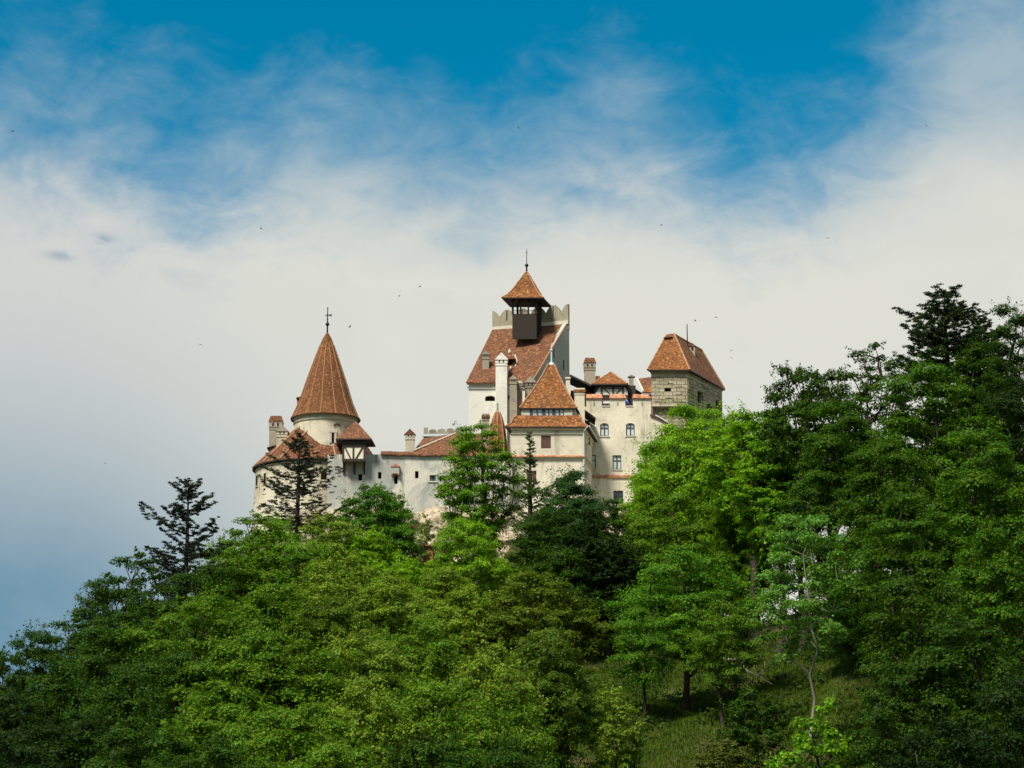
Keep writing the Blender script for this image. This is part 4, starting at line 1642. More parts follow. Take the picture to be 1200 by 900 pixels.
def build_gallery():
    Y = 267.7
    T = Thing('timbered_gallery', 'half timbered gallery with low orange hipped roof behind the merloned wing', 'building', (XX(716, 450, Y), Y + 3, ZB))
    zw0 = ZZ(478, Y)
    ze = ZZ(450, 267.2)
    x0, x1 = XX(697.5, 455, Y), XX(735.5, 455, Y)
    mb = MB()
    mb.box(x0, x1, Y, Y + 5.5, ZB, ze - .02)
    T.part('wall', mb, M['white'])
    tb = MB()
    zs = ZZ(463, Y)
    for px in (705, 718.5, 730):
        xx = XX(px, 455, Y)
        tb.box(xx - .1, xx + .1, Y - .1, Y - .003, zw0, ze)
    tb.box(x0, x1, Y - .09, Y - .004, ze - .3, ze - .02)
    tb.box(XX(705, 455, Y), XX(730, 455, Y), Y - .08, Y - .005, ZZ(455, Y) - .08, ZZ(455, Y) + .06)
    tb.box(x0, x1, Y - .09, Y - .004, zs - .6, zs + .02)
    for a, b in ((707, 716.5), (728.5, 720.5)):
        xa, xb = XX(a, 455, Y), XX(b, 460, Y)
        zt, zb = ZZ(455, Y), ZZ(463, Y)
        q = .09
        tb.prism([(xa - q, Y - .06, zt), (xa + q, Y - .06, zt), (xb + q, Y - .06, zb), (xb - q, Y - .06, zb)], (0, .054, 0))
    # dark curved knee braces at the ends
    for s, a, b in ((1, 697.5, 705), (-1, 738, 730)):
        xa, xb = XX(a, 455, Y), XX(b, 455, Y)
        tb.prism([(xa, Y - .05, ze), (xb, Y - .05, ze), (xa, Y - .05, ZZ(461, Y))], (0, .045, 0))
    T.part('timber_frame', tb, M['timber'])
    # posts and dark side bay
    mb = MB()
    xp0, xp1 = XX(738.5, 455, 268), XX(745, 455, 268)
    mb.box(xp0, xp1, 268.0, 274, ZB, ze + .0)
    xq0, xq1 = XX(687, 455, 268.5), XX(697, 455, 268.5)
    mb.box(xq0, xq1, 269.5, 273, ZB, ze - .2)
    T.part('side_bay', mb, M['timber'])
    # hipped roof
    f0, f1 = at(694, 449.5, 267.2), at(735, 448.5, 267.2)
    zz = f0.z
    f1.z = zz
    r1 = atz(752.5, 460.5, zz)
    r0 = Vector((f0.x - 1.3, r1.y, zz))
    ap = at(716, 436, 270.6)
    ap2 = Vector((ap.x + .6, r1.y + 1.5, ap.z - .1))
    mb = MB()
    v = [f0, f1, r1, r0, ap, ap2]
    mb.add(v, [(0, 1, 4), (1, 2, 5, 4), (3, 0, 4, 5)], 0)
    lo = [Vector((p.x, p.y, p.z - .2)) for p in v[:4]]
    mb.add(v[:4] + lo, [(0, 4, 5, 1), (1, 5, 6, 2), (3, 7, 4, 0), (4, 7, 6, 5)], 1)
    ro = T.part('roof', mb, [M['tile'], M['timber']])
    rb = Hips()
    ridge_line(rb, [f0, ap], .1)
    ridge_line(rb, [f1, ap], .13)
    ridge_line(rb, [ap, ap2], .13)
    T.part('hip_tiles', rb, M['ridge'], ro)
    # dark shed roof at the west end, seen from below
    mb = MB()
    a, b = at(667.5, 441, 268), at(692, 453, 268)
    mb.slab([a + Vector((0, -1.2, 0)), b + Vector((0, -1.2, 0)), b + Vector((0, 4, .2)), a + Vector((0, 4, .2))], .25, 0, 1)
    mb.box(a.x + .15, b.x - .2, 268.2, 271.5, ZB, b.z - .45, 1)
    T.part('shed_roof', mb, [M['tile_red'], M['timber']])
    mb = MB()
    mb.box(XX(663.2, 455, 266), XX(668, 455, 266), 266, 267.4, ZB, ZZ(444, 266))
    mb.box(XX(662.4, 455, 266), XX(668.6, 455, 266), 265.9, 267.5, ZZ(444, 266) + .002, ZZ(442, 266))
    T.part('pier', mb, M['cream'])
    chimney(T, 684.8, 697.5, 419, 452, 270.2, 1.3, M['chim'], M['tile_red'], 'hood')
    mb = MB()
    mb.box(XX(698, 443, 273), XX(703, 443, 273), 273, 273.6, zz - 1, ZZ(440.5, 273))
    T.part('chimney', mb, M['tile_red'])


build_gallery()


def build_back_range():
    T = Thing('red_roofed_range', 'red tiled roofs wedged between the gallery and the stone block tower', 'building', (XX(752, 450, 277), 277, ZB))
    mb = MB()
    a, b = at(746.5, 444, 279.5), at(768, 440, 279.5)
    b.z = a.z + .35
    c, e = at(754, 459, 275.3), at(768, 459, 275.3)
    mb.slab([c, e, b, a], .18, 0, 1)
    ro = T.part('roof', mb, [M['tile_red'], M['timber']])
    rb = Hips()
    ridge_line(rb, [a + Vector((0, 0, .05)), c + Vector((0, 0, .05))], .13)
    T.part('verge_tiles', rb, M['mortar'], ro)
    mb = MB()
    c2, d2, e2 = at(752.5, 459.5, 273.6), at(770, 456, 273.6), at(769, 444, 276.4)
    d2.z = c2.z
    mb.slab([c2, d2, e2], .2, 0, 1)
    T.part('lean_to_roof', mb, [M['tile'], M['timber']])
    mb = MB()
    mb.box(c.x + .5, e.x + 2, 275.6, 279, ZB, c.z - .25)
    mb.box(c2.x + .5, d2.x + 2, 274.2, 275.59, ZB, c2.z - .5)
    T.part('wall', mb, M['timber'])
    mb = MB()
    xx0, xx1 = XX(737.5, 443, 278), XX(742.5, 443, 278)
    mb.box(xx0, xx1, 278, 278.7, ZB, ZZ(441.5, 278))
    mb.prism([(xx0 - .2, 277.9, ZZ(441.5, 278) + .002), (xx1 + .2, 277.9, ZZ(441.5, 278) + .002), ((xx0 + xx1) / 2, 277.9, ZZ(439, 278))], (0, .9, 0))
    T.part('chimney', mb, M['chim'])


build_back_range()


def build_stone():
    Y = 266.0
    L = at(763, 434, Y)
    R = at(805, 434, Y)
    ze = ZZ(434, Y)
    far = atz(846, 455, ze)
    dep = Vector((far.x - R.x, far.y - R.y))
    T = Thing('stone_block_tower', 'brown stone block tower with steep hipped roof and lightning rod', 'tower', ((L.x + far.x) / 2, Y + 5, 30))
    FL, FR, BR, BL = (L.x, Y), (R.x, Y), (far.x, far.y), (L.x + dep.x, far.y)
    ZL = 30
    zs = ZZ(476, Y)

    def op(px0, px1, py0, py1):
        return (XX(px0, py0, Y) - L.x, XX(px1, py0, Y) - L.x, ZZ(py1, Y), ZZ(py0, Y))
    o = [op(778.5, 786.5, 454.3, 458.6) + (.35,)]
    mb = MB()
    d = wall(mb, FL, FR, zs, ze, o, .6)
    dr = Vector((BR[0] - FR[0], BR[1] - FR[1]))
    Lr = dr.length
    so = [(3.2, 5.0, ze - 3.4, ze - 1.9), (9.0, 11.0, ze - 4.4, ze - 1.9), (6.2, 8.0, zs - .3 + .6, zs + 1.7, .6)]
    ds = wall(mb, FR, BR, zs, ze, so, .7)
    wall(mb, BR, BL, zs, ze)
    wall(mb, BL, FL, zs, ze)
    ins = .35
    # slightly narrower foot below the string course
    C = Vector(((FL[0] + FR[0] + BR[0] + BL[0]) / 4, (FL[1] + BR[1]) / 2, 0))

    def ring(off, z):
        r = []
        for p in (FL, FR, BR, BL):
            q = Vector((p[0], p[1], 0)) - C
            q = q * (1 + off / q.length)
            r.append((C.x + q.x, C.y + q.y, z))
        return r
    mb.rings([ring(-.55, ZL), ring(-.55, zs - .25)], False, False)
    stones = mb
    window(T, FL, d, o[0][0], o[0][1], o[0][2], o[0][3], 'dark', .5, pane_m=M['hole'])
    for s in so:
        window(T, FR, ds, s[0], s[1], s[2], s[3], 'dark', .6, pane_m=M['hole'])
    mb = MB()
    mb.rings([ring(-.54, zs - .42), ring(.16, zs - .12), ring(.2, zs + .02), ring(.01, zs + .16)], False, False)
    T.part('string_course', mb, M['stone'])
    mb = MB()
    mb.rings([ring(.005, ze - .5), ring(.2, ze - .3), ring(.3, ze - .02)], False, True)
    mb2 = MB()
    T.part('cornice', mb, M['merlon'])
    # rows of projecting stones on the side wall
    mb = stones
    rnd = random.Random(12)
    for k in range(9):
        zz = ze - .75 - k * .43
        uu = .15
        while uu < Lr - .6:
            w = rnd.uniform(.6, 1.4)
            hit = any(s[0] - .2 < uu + w and uu < s[1] + .2 and s[2] - .2 < zz and zz - .32 < s[3] + .2 for s in so)
            if rnd.random() < .62 and not hit and uu + w < Lr:
                mb.obox(FR, ds, uu, uu + w, -rnd.uniform(.04, .14), -.002, zz - .33, zz)
            uu += w + rnd.uniform(.05, .2)
    mb = stones
    for k in range(8):
        zz = ze - .8 - k * .47
        uu = .1 + rnd.uniform(0, .4)
        while uu < XX(804, 440, Y) - L.x - .7:
            w = rnd.uniform(.6, 1.3)
            hit = o[0][0] - .3 < uu + w and uu < o[0][1] + .3 and o[0][2] - .2 < zz and zz - .34 < o[0][3] + .2
            if rnd.random() < .4 and not hit:
                mb.obox(FL, d, uu, min(uu + w, XX(804.5, 440, Y) - L.x), -rnd.uniform(.025, .07), -.002, zz - .35, zz)
            uu += w + rnd.uniform(.06, .3)
    T.part('wall', mb, M['stone'])
    # hipped roof with ridge running back
    e = [Vector((FL[0] - .5, Y - .55, ze - .02)), Vector((FR[0] + .3, Y - .55, ze - .02)), Vector((BR[0] + .45, BR[1] + .6, ze - .02)), Vector((BL[0] - .5, BL[1] + .6, ze - .02))]
    ra0, ra1 = at(781, 394, 269.6), at(790, 391.5, 269.6)
    ra0.z = ra1.z - .12
    rb1 = at(822, 410, 276.2)
    zc = rb1.z
    rb0 = Vector((rb1.x - .6, rb1.y, zc))
    mb = MB()
    mb.add(e + [ra0, ra1, rb1, rb0], [(0, 1, 5, 4), (2, 3, 7, 6), (3, 0, 4, 7), (4, 5, 6, 7)], 0)
    mb.add([e[1], e[2], rb1, ra1], [(0, 1, 2, 3)], 2)  # side slope in redder, darker tile, its shade put into the colour
    lo = [p - Vector((0, 0, .16)) for p in e]
    inn = [C + (p - C) * .86 for p in e]
    for p in inn:
        p.z = ze - .1
    mb.add(e + lo, [(i, (i + 1) % 4, 4 + (i + 1) % 4, 4 + i) for i in range(4)], 1)
    mb.add(lo + inn, [(i, (i + 1) % 4, 4 + (i + 1) % 4, 4 + i) for i in range(4)], 1)
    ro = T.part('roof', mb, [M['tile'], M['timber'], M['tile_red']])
    rb = Hips()
    ridge_line(rb, [e[1], ra1], .13)
    ridge_line(rb, [e[0], ra0], .1)
    ridge_line(rb, [ra0, ra1, rb1, e[2]], .12)
    T.part('hip_tiles', rb, M['ridge'], ro)
    # stub dormer on the shoulder of the ridge
    mb = MB()
    p = at(782.5, 400, 269.3)
    mb.box(p.x - .32, p.x + .42, 269.0, 270.3, p.z - .6, p.z + .42)
    mb.slab([(p.x - .5, 268.8, p.z + .43), (p.x + .55, 268.8, p.z + .55), (p.x + .55, 270.4, p.z + .75), (p.x - .5, 270.4, p.z + .6)], .12)
    T.part('dormer', mb, M['tile_red'])
    # chimney leaning into the slope
    yk = 271.5
    x0, x1 = XX(808.3, 410, yk), XX(814.5, 410, yk)
    za, zb = ZZ(403, yk), ZZ(427, yk)
    mb = MB()
    mb.rings([[(x0 + .35, yk + .2, zb), (x1 + .2, yk + .2, zb), (x1 + .2, yk + .9, zb), (x0 + .35, yk + .9, zb)],
              [(x0, yk, zb + 1.1), (x1, yk, zb + 1.1), (x1, yk + .9, zb + 1.1), (x0, yk + .9, zb + 1.1)],
              [(x0, yk, za - .3), (x1, yk, za - .3), (x1, yk + .9, za - .3), (x0, yk + .9, za - .3)]], True, True, 0)
    xm = (x0 + x1) / 2
    mb.prism([(x0 - .1, yk - .08, za - .298), (x1 + .1, yk - .08, za - .298), (xm, yk - .08, za + .12)], (0, 1.06, 0), 1)
    mb.box(xm - .12, xm + .12, yk - .01, yk + .02, za - .85, za - .42, 2)
    T.part('chimney', mb, [M['chim'], M['tile_red'], M['hole']])
    pr = at(805.5, 401, 271.8)
    mb = MB()
    mb.tube([(pr.x, 271.8, pr.z - .6), (pr.x, 271.8, ZZ(380, 271.8))], [.09, .06], 6)
    T.part('lightning_rod', mb, M['metal'])


build_stone()


def build_low_wall():
    """scraps of masonry at the foot of the rock"""
    Y = 243.0
    T = Thing('ruined_brick_hut', 'small ruined brick hut with pale post at the foot of the rock face', 'hut', (XX(500, 650, Y), Y, ZZ(655, Y)))
    mb = MB()
    x0, x1 = XX(496, 645, Y), XX(507, 645, Y)
    mb.box(x0, x1, Y, Y + 1.6, ZZ(660, Y), ZZ(638, Y))
    T.part('wall', mb, M['brick'])
    mb = MB()
    mb.box(x0 - .45, x0 - .1, Y - .1, Y + .25, ZZ(660, Y), ZZ(636, Y))
    T.part('post', mb, M['trim'])
    mb = MB()
    mb.slab([(x0 - .6, Y - .3, ZZ(638.5, Y)), (x1 + .3, Y - .3, ZZ(639.5, Y)), (x1 + .3, Y + 1.8, ZZ(635.5, Y)), (x0 - .6, Y + 1.8, ZZ(634.5, Y))], .1)
    T.part('roof', mb, M['tile_red'])


build_low_wall()


# ------------------------------------------------------------------ visitors on the wall walk


def build_person(loc, top_mat, label, lean=0.0, face=0.0):
    """standing figure: one skinned body; jacket, trousers and hair are its clothes"""
    ca, sa = math.cos(face), math.sin(face)

    def skin(name, joints, edges, mat, parent=None):
        me = bpy.data.meshes.new(name)
        vs = []
        for j in joints:
            x, y, z = j[:3]
            y = y + lean * max(0, z - .9)
            vs.append((x * ca - y * sa, x * sa + y * ca, z))
        me.from_pydata(vs, edges, [])
        me.materials.append(mat)
        o = bpy.data.objects.new(name, me)
        COL.objects.link(o)
        md = o.modifiers.new('skin', 'SKIN')
        sv = me.skin_vertices
        if not len(sv):
            me.attributes.new('skin', 'FLOAT', 'POINT') if False else None
        for i, j in enumerate(joints):
            if len(me.skin_vertices):
                me.skin_vertices[0].data[i].radius = (j[3], j[3] * (j[4] if len(j) > 4 else 1))
        if len(me.skin_vertices):
            me.skin_vertices[0].data[0].use_root = True
        ss = o.modifiers.new('subdivision', 'SUBSURF')
        ss.levels = ss.render_levels = 1
        if parent is not None:
            o.parent = parent
        return o
    J = [(0, 0, .95, .15, .8), (0, 0, 1.15, .14, .8), (0, 0, 1.38, .16, .7), (0, 0, 1.5, .055), (0, .01, 1.58, .085), (0, .02, 1.68, .075),
         (-.19, 0, 1.4, .06), (-.26, .08, 1.14, .045), (-.2, .28, 1.05, .035), (-.17, .38, 1.05, .03),
         (.19, 0, 1.4, .06), (.26, .08, 1.14, .045), (.2, .28, 1.05, .035), (.17, .38, 1.05, .03),
         (-.1, 0, .88, .09), (-.11, .03, .48, .065), (-.11, -.01, .08, .045), (-.12, .13, .03, .035),
         (.1, 0, .88, .09), (.11, .03, .48, .065), (.11, -.01, .08, .045), (.12, .13, .03, .035)]
    E = [(0, 1), (1, 2), (2, 3), (3, 4), (4, 5), (2, 6), (6, 7), (7, 8), (8, 9), (2, 10), (10, 11), (11, 12), (12, 13), (0, 14), (14, 15), (15, 16), (16, 17), (0, 18), (18, 19), (19, 20), (20, 21)]
    body = skin('person', J, E, M['skin'])
    body.location = loc
    body['label'] = label
    body['category'] = 'person'
    body['group'] = 'visitors on the wall walk'
    g = 1.22
    jk = [J[0], J[1], J[2], J[6], J[7], J[8], J[10], J[11], J[12]]
    jk = [(j[0], j[1], j[2], j[3] * g, *(j[4:])) for j in jk]
    skin('jacket', jk, [(0, 1), (1, 2), (2, 3), (3, 4), (4, 5), (2, 6), (6, 7), (7, 8)], top_mat, body)
    tr = [J[0], J[14], J[15], J[16], J[18], J[19], J[20]]
    tr = [(j[0], j[1], j[2], j[3] * 1.2, *(j[4:])) for j in tr]
    skin('trousers', tr, [(0, 1), (1, 2), (2, 3), (0, 4), (4, 5), (5, 6)], M['trousers'], body)
    skin('hair', [(0, -.01, 1.64, .09), (0, -.01, 1.71, .075)], [(0, 1)], M['hair'], body)
    return body


_zw = ZZ(476.5, 264.0) - .45
build_person((XX(734, 461, 265.2), 265.2, _zw), M['blue'], 'visitor in bright blue top standing at the gap beside the end merlon', .12, math.radians(185))
build_person((XX(694.5, 461, 265.4), 265.4, _zw), M['paleblue'], 'visitor in pale blue top half hidden behind the merlon next to the square tower', .05, math.radians(170))

# ------------------------------------------------------------------ vegetation


def leaves_to_mesh(name, pos, nrm, length, width, rng, mat, droop=None):
    """one diamond-shaped, slightly folded blade per leaf"""
    n = len(pos)
    nrm = nrm / np.linalg.norm(nrm, axis=1, keepdims=True)
    t = rng.normal(size=(n, 3))
    if droop is not None:
        t = droop + .35 * t
    t -= nrm * np.sum(t * nrm, axis=1, keepdims=True)
    t /= np.linalg.norm(t, axis=1, keepdims=True)
    b = np.cross(nrm, t)
    L = length[:, None]
    Wd = width[:, None]
    v = np.empty((n, 4, 3))
    v[:, 0] = pos - t * L * .5
    v[:, 1] = pos + b * Wd * .5 + nrm * Wd * .12 + t * L * .06
    v[:, 2] = pos + t * L * .5
    v[:, 3] = pos - b * Wd * .5 + nrm * Wd * .12 + t * L * .06
    me = bpy.data.meshes.new(name)
    me.vertices.add(n * 4)
    me.vertices.foreach_set('co', v.reshape(-1).astype(np.float32))
    me.loops.add(n * 4)
    me.loops.foreach_set('vertex_index', np.arange(n * 4, dtype=np.int32))
    me.polygons.add(n)
    me.polygons.foreach_set('loop_start', np.arange(0, n * 4, 4, dtype=np.int32))
    me.polygons.foreach_set('loop_total', np.full(n, 4, dtype=np.int32))
    me.materials.append(mat)
    me.update(calc_edges=True)
    return me


def rand_dirs(rng, n):
    d = rng.normal(size=(n, 3))
    return d / np.linalg.norm(d, axis=1, keepdims=True)


def skeleton(rng, H, r0, targets, lean=0.0, trunk_top=.8, bend=.03, fork=False):
    """trunk plus limbs that reach every target point; returns an MB"""
    mb = MB()
    nodes, parent = [], []
    nt = 9
    ox, oy = rng.normal(0, bend * H, 2)
    for i in range(nt):
        t = i / (nt - 1) * trunk_top
        w = math.sin(t * 2.6)
        nodes.append(Vector((ox * w + lean * H * t + rng.normal(0, .012 * H) * (i > 0), oy * w + rng.normal(0, .012 * H) * (i > 0), t * H - (.6 if i == 0 else 0))))
        parent.append(i - 1)
    tg = sorted(targets, key=lambda p: (p[0] ** 2 + p[1] ** 2) ** .5 + .15 * p[2])
    for p in tg:
        p = Vector(p)
        best, bi = 1e9, 0
        for k, q in enumerate(nodes):
            if k < 2 or q.z > p.z + .05 * H:
                continue
            d = (p - q).length + max(0, .12 * H - (p.z - q.z)) * .6
            if d < best:
                best, bi = d, k
        nodes.append(p)
        parent.append(bi)
    cnt = [1] * len(nodes)
    for k in range(len(nodes) - 1, nt - 1, -1):
        cnt[parent[k]] += cnt[k]
    for k in range(nt - 2, -1, -1):
        cnt[k] += cnt[k + 1]
    tot = max(cnt)
    rad = [max(.022, r0 * (c / tot) ** .5) for c in cnt]
    tr = [r0 * (1.35 if i == 0 else 1) * (1 - .75 * i / (nt - 1)) for i in range(nt)]
    mb.tube(nodes[:nt], tr, 7)
    for k in range(nt, len(nodes)):
        a, b = nodes[parent[k]], nodes[k]
        ra = min(rad[k] * 1.25, tr[parent[k]] * .8 if parent[k] < nt else rad[parent[k]])
        m = a.lerp(b, .5) + Vector((rng.normal(0, .04), rng.normal(0, .04), rng.normal(.02, .05))) * (b - a).length * 1.4
        mb.tube([a, m, b], [ra, (ra + rad[k]) / 2, rad[k] * .6], 4, 0, False)
    return mb


def broadleaf(name, seed, H, W, base=.25, nclump=90, leaf=.27, dens=1.0, bark='bark', openness=0.22, flat=.6, lean=0.0, top=.5, clr=(.085, .16), r0=None, bend=.03):
    """crown of many ragged leaf clumps carried on real limbs -> (trunk mesh, crown mesh)"""
    rng = np.random.default_rng(seed)
    ph = rng.uniform(0, 6.28, 8)
    C, R = [], []
    tries = 0
    while len(C) < nclump and tries < 6000:
        tries += 1
        q = rng.uniform(0, 1)
        th = rng.uniform(0, 2 * math.pi)
        env = math.sin(math.pi * (.10 + .86 * q ** (1.0 if top >= .5 else .75))) ** .62
        lump = 1 + .2 * math.sin(3 * th + ph[0] + 4 * q) + .16 * math.sin(5 * th + ph[1] - 7 * q) + .12 * math.sin(2 * th + ph[2] + 9 * q)
        rr = W / 2 * env * lump * .86
        rad = rr * math.sqrt(rng.uniform(.22 if q < .85 else 0, 1))
        z = H * (base + (1 - base) * (.03 + .94 * q))
        r = W * rng.uniform(*clr)
        c = (rad * math.cos(th) + lean * z, rad * math.sin(th), z - r * flat * .8 * q)
        ok = True
        for p, pr in zip(C, R):
            if (p[0] - c[0]) ** 2 + (p[1] - c[1]) ** 2 + 1.9 * (p[2] - c[2]) ** 2 < ((.62 + .5 * openness) * (r + pr) * .8) ** 2:
                ok = False
                break
        if ok:
            C.append(c)
            R.append(r)
    P, N = [], []
    up = np.array([0, 0, 1.0])
    for c, r in zip(C, R):
        # each bough is a flat pad of smaller leaf clusters, full on top and thin underneath
        c = np.array(c)
        ns = int(rng.integers(6, 10))
        for _ in range(ns):
            sd = rand_dirs(rng, 1)[0]
            sd[2] = abs(sd[2]) * .9 - .15
            so = sd * r * rng.uniform(.35, .8) * np.array([1.1, 1.1, flat])
            so[2] -= .2 * r * (np.hypot(so[0], so[1]) / r) ** 2
            sr = r * rng.uniform(.3, .52)
            n = int(dens * 6.0 * (sr / leaf) ** 2)
            d = rand_dirs(rng, n)
            d[:, 2] = np.where(d[:, 2] < -.2, -d[:, 2], d[:, 2])
            k = rng.uniform(.62, 1.06, n)
            p = d * (k * sr)[:, None] * np.array([1.1, 1.1, .72]) + rng.normal(0, .07 * sr, (n, 3))
            P.append(c + so + p)
            N.append(.6 * d + .6 * up + .4 * sd + .3 * rng.normal(size=(n, 3)))
        n = int(dens * 2.2 * (r / leaf) ** 2)
        d = rand_dirs(rng, n)
        P.append(c + d * (rng.uniform(.1, 1.05, n) * r)[:, None] * np.array([1.1, 1.1, flat * .8]))
        N.append(.4 * d + .7 * up + .6 * rng.normal(size=(n, 3)))
    # loose sprays that break the outline
    ns = int(nclump * 2.2)
    idx = rng.integers(0, len(C), ns)
    for i in idx:
        c, r = np.array(C[i]), R[i]
        d = rand_dirs(rng, 1)[0]
        o = c - np.array([lean * c[2], 0, H * (base + .35 * (1 - base))])
        o = o / (np.linalg.norm(o) + 1e-6)
        d = d + o * .9 + np.array([0, 0, .25])
        d /= np.linalg.norm(d)
        m = int(14 * dens)
        s = rng.uniform(.75, 1.4, m)[:, None] * r * d * np.array([1, 1, .8])
        P.append(c + s + rng.normal(0, .1 * r, (m, 3)))
        N.append(.5 * d + .6 * np.array([0, 0, 1.0]) + .6 * rng.normal(size=(m, 3)))
    P, N = np.concatenate(P), np.concatenate(N)
    n = len(P)
    L = leaf * rng.uniform(.55, 1.5, n)
    crown = leaves_to_mesh(name + ' crown', P, N, L, L * rng.uniform(.55, .85, n), rng, M['leaf'])
    tb = skeleton(rng, H, r0 or (.018 * H + .04), C, lean, bend=bend)
    return mesh_of(name + ' trunk', tb, M[bark]), crown


def mesh_of(name, mb, mat):
    me = bpy.data.meshes.new(name)
    me.from_pydata(mb.v, [], mb.f)
    me.materials.append(mat)
    me.polygons.foreach_set('use_smooth', [True] * len(me.polygons))
    me.update()
    return me


def pine(name, seed, H, W, base=.18, whorls=12, spread=1.0, tuft=.5, dens=1.0, droop=0.0, sparse=0.0, shape='pine', needle=.3, envk=(2.6, .7), jit=.028):
    """conifer with separate tiers of boughs, each bough carrying its own tufts of needles"""
    rng = np.random.default_rng(seed)
    mb = MB()
    mb.tube([(0, 0, -.6), (.03 * H * rng.normal(0, .3), 0, H * .4), (0, .02 * H * rng.normal(0, .4), H * .75), (0, 0, H * .99)], [.02 * H + .05, .016 * H, .009 * H, .02], 7)
    P, N, D = [], [], []
    for w in range(whorls):
        q = (w + rng.uniform(-.5, .5)) / (whorls - 1)
        q = min(max(q, 0), 1)
        z = H * (base + (1 - base) * q * .97)
        if shape == 'pine':
            env = min(1, (1 - q) * envk[0]) ** envk[1] + .06
        else:
            env = (1 - q) ** .85 + .05
        nb = int(rng.integers(5, 9))
        a0 = rng.uniform(0, 6.28)
        for k in range(nb):
            if rng.uniform() < sparse:
                continue
            a = a0 + 2 * math.pi * k / nb + rng.normal(0, .3)
            zb = z + rng.normal(0, jit * H * (1 - base))
            L = W / 2 * env * rng.uniform(.5, 1.15)
            if L < .15:
                continue
            L *= 1 + .3 * math.sin(2 * a + seed) * math.sin(5 * q + seed)
            up = rng.uniform(-.08, .3) - droop + .3 * q
            d = np.array([math.cos(a), math.sin(a), up])
            pts = []
            for t in np.linspace(0, 1, 6):
                zz = d[2] * L * t + (.14 - .5 * droop) * L * t * t - .05 * L * math.sin(math.pi * t)
                pts.append(np.array([d[0] * L * t, d[1] * L * t, min(zb, .985 * H) + zz]) + rng.normal(0, .02 * L, 3) * (t > 0))
            mb.tube([tuple(p) for p in pts], [.012 * H * (1 - q * .7) * .5 + .02, .05 * (1 - .5 * q), .04, .03, .025, .015], 4, 0, False)
            nt = max(3, int(L / (tuft * .52)))
            for i in range(nt):
                t = .3 + .72 * (i + rng.uniform(0, 1)) / nt
                if t > 1.02:
                    continue
                f = min(t, .999) * 5
                i0 = int(f)
                c = pts[i0] + (pts[min(5, i0 + 1)] - pts[i0]) * (f - i0)
                side = np.array([-d[1], d[0], 0]) * rng.normal(0, .26 * L * (1.15 - t) + .12)
                c = c + side + np.array([0, 0, rng.uniform(-.02, .12) - droop * .3 * np.linalg.norm(side)])
                r = tuft * rng.uniform(.6, 1.15) * (.65 + .35 * min(1, L / 2.0))
                n = int(34 * dens)
                dd = rand_dirs(rng, n)
                dd[:, 2] = np.abs(dd[:, 2]) * .7 - .12 - droop * .5
                kk = rng.uniform(.15, 1, n)
                P.append(c + dd * (kk * r)[:, None] * np.array([1, 1, .62]))
                N.append(rand_dirs(rng, n) + np.array([0, 0, .8]))
                D.append(dd + .4 * d)
    # leader
    n = int(50 * dens)
    P.append(np.stack([rng.normal(0, .09, n), rng.normal(0, .09, n), H * (1 - rng.uniform(0, .09, n))], 1))
    N.append(rand_dirs(rng, n))
    D.append(rand_dirs(rng, n) * .5 + np.array([0, 0, 1.0]))
    P, N, D = np.concatenate(P), np.concatenate(N), np.concatenate(D)
    n = len(P)
    L = needle * rng.uniform(.6, 1.3, n)
    crown = leaves_to_mesh(name + ' crown', P, N, L, L * .3, rng, M['needle'], D)
    return mesh_of(name + ' trunk', mb, M['bark']), crown


PROTO = {}
# several sizes of each kind of tree; the nearest in height and spread is used, so scaling stays small
SIZES = {
    'oak': [(11, 7.2), (14, 7.5), (16, 8.5), (26, 7.5)],
    'big': [(12, 8.2), (18, 8), (22, 9.2), (24, 13)],
    'lay': [(11.5, 8), (14, 10), (19, 8)],
    'airy': [(14, 6.7), (27, 8)],
    'fork': [(20.5, 9)],
    'fine': [(10.5, 7.4), (12, 8.5), (14, 8.6)],
    'pale': [(17, 8)],
    'bush': [(6.5, 5), (10, 5.3)],
    'pina': [(21.8, 7.6)],
    'pinb': [(19, 11.2)],
    'fira': [(19.5, 5)],
    'firb': [(25, 8), (11, 7.2)],
    'larch': [(20, 6)],
    'high': [(22, 8.5)],
}


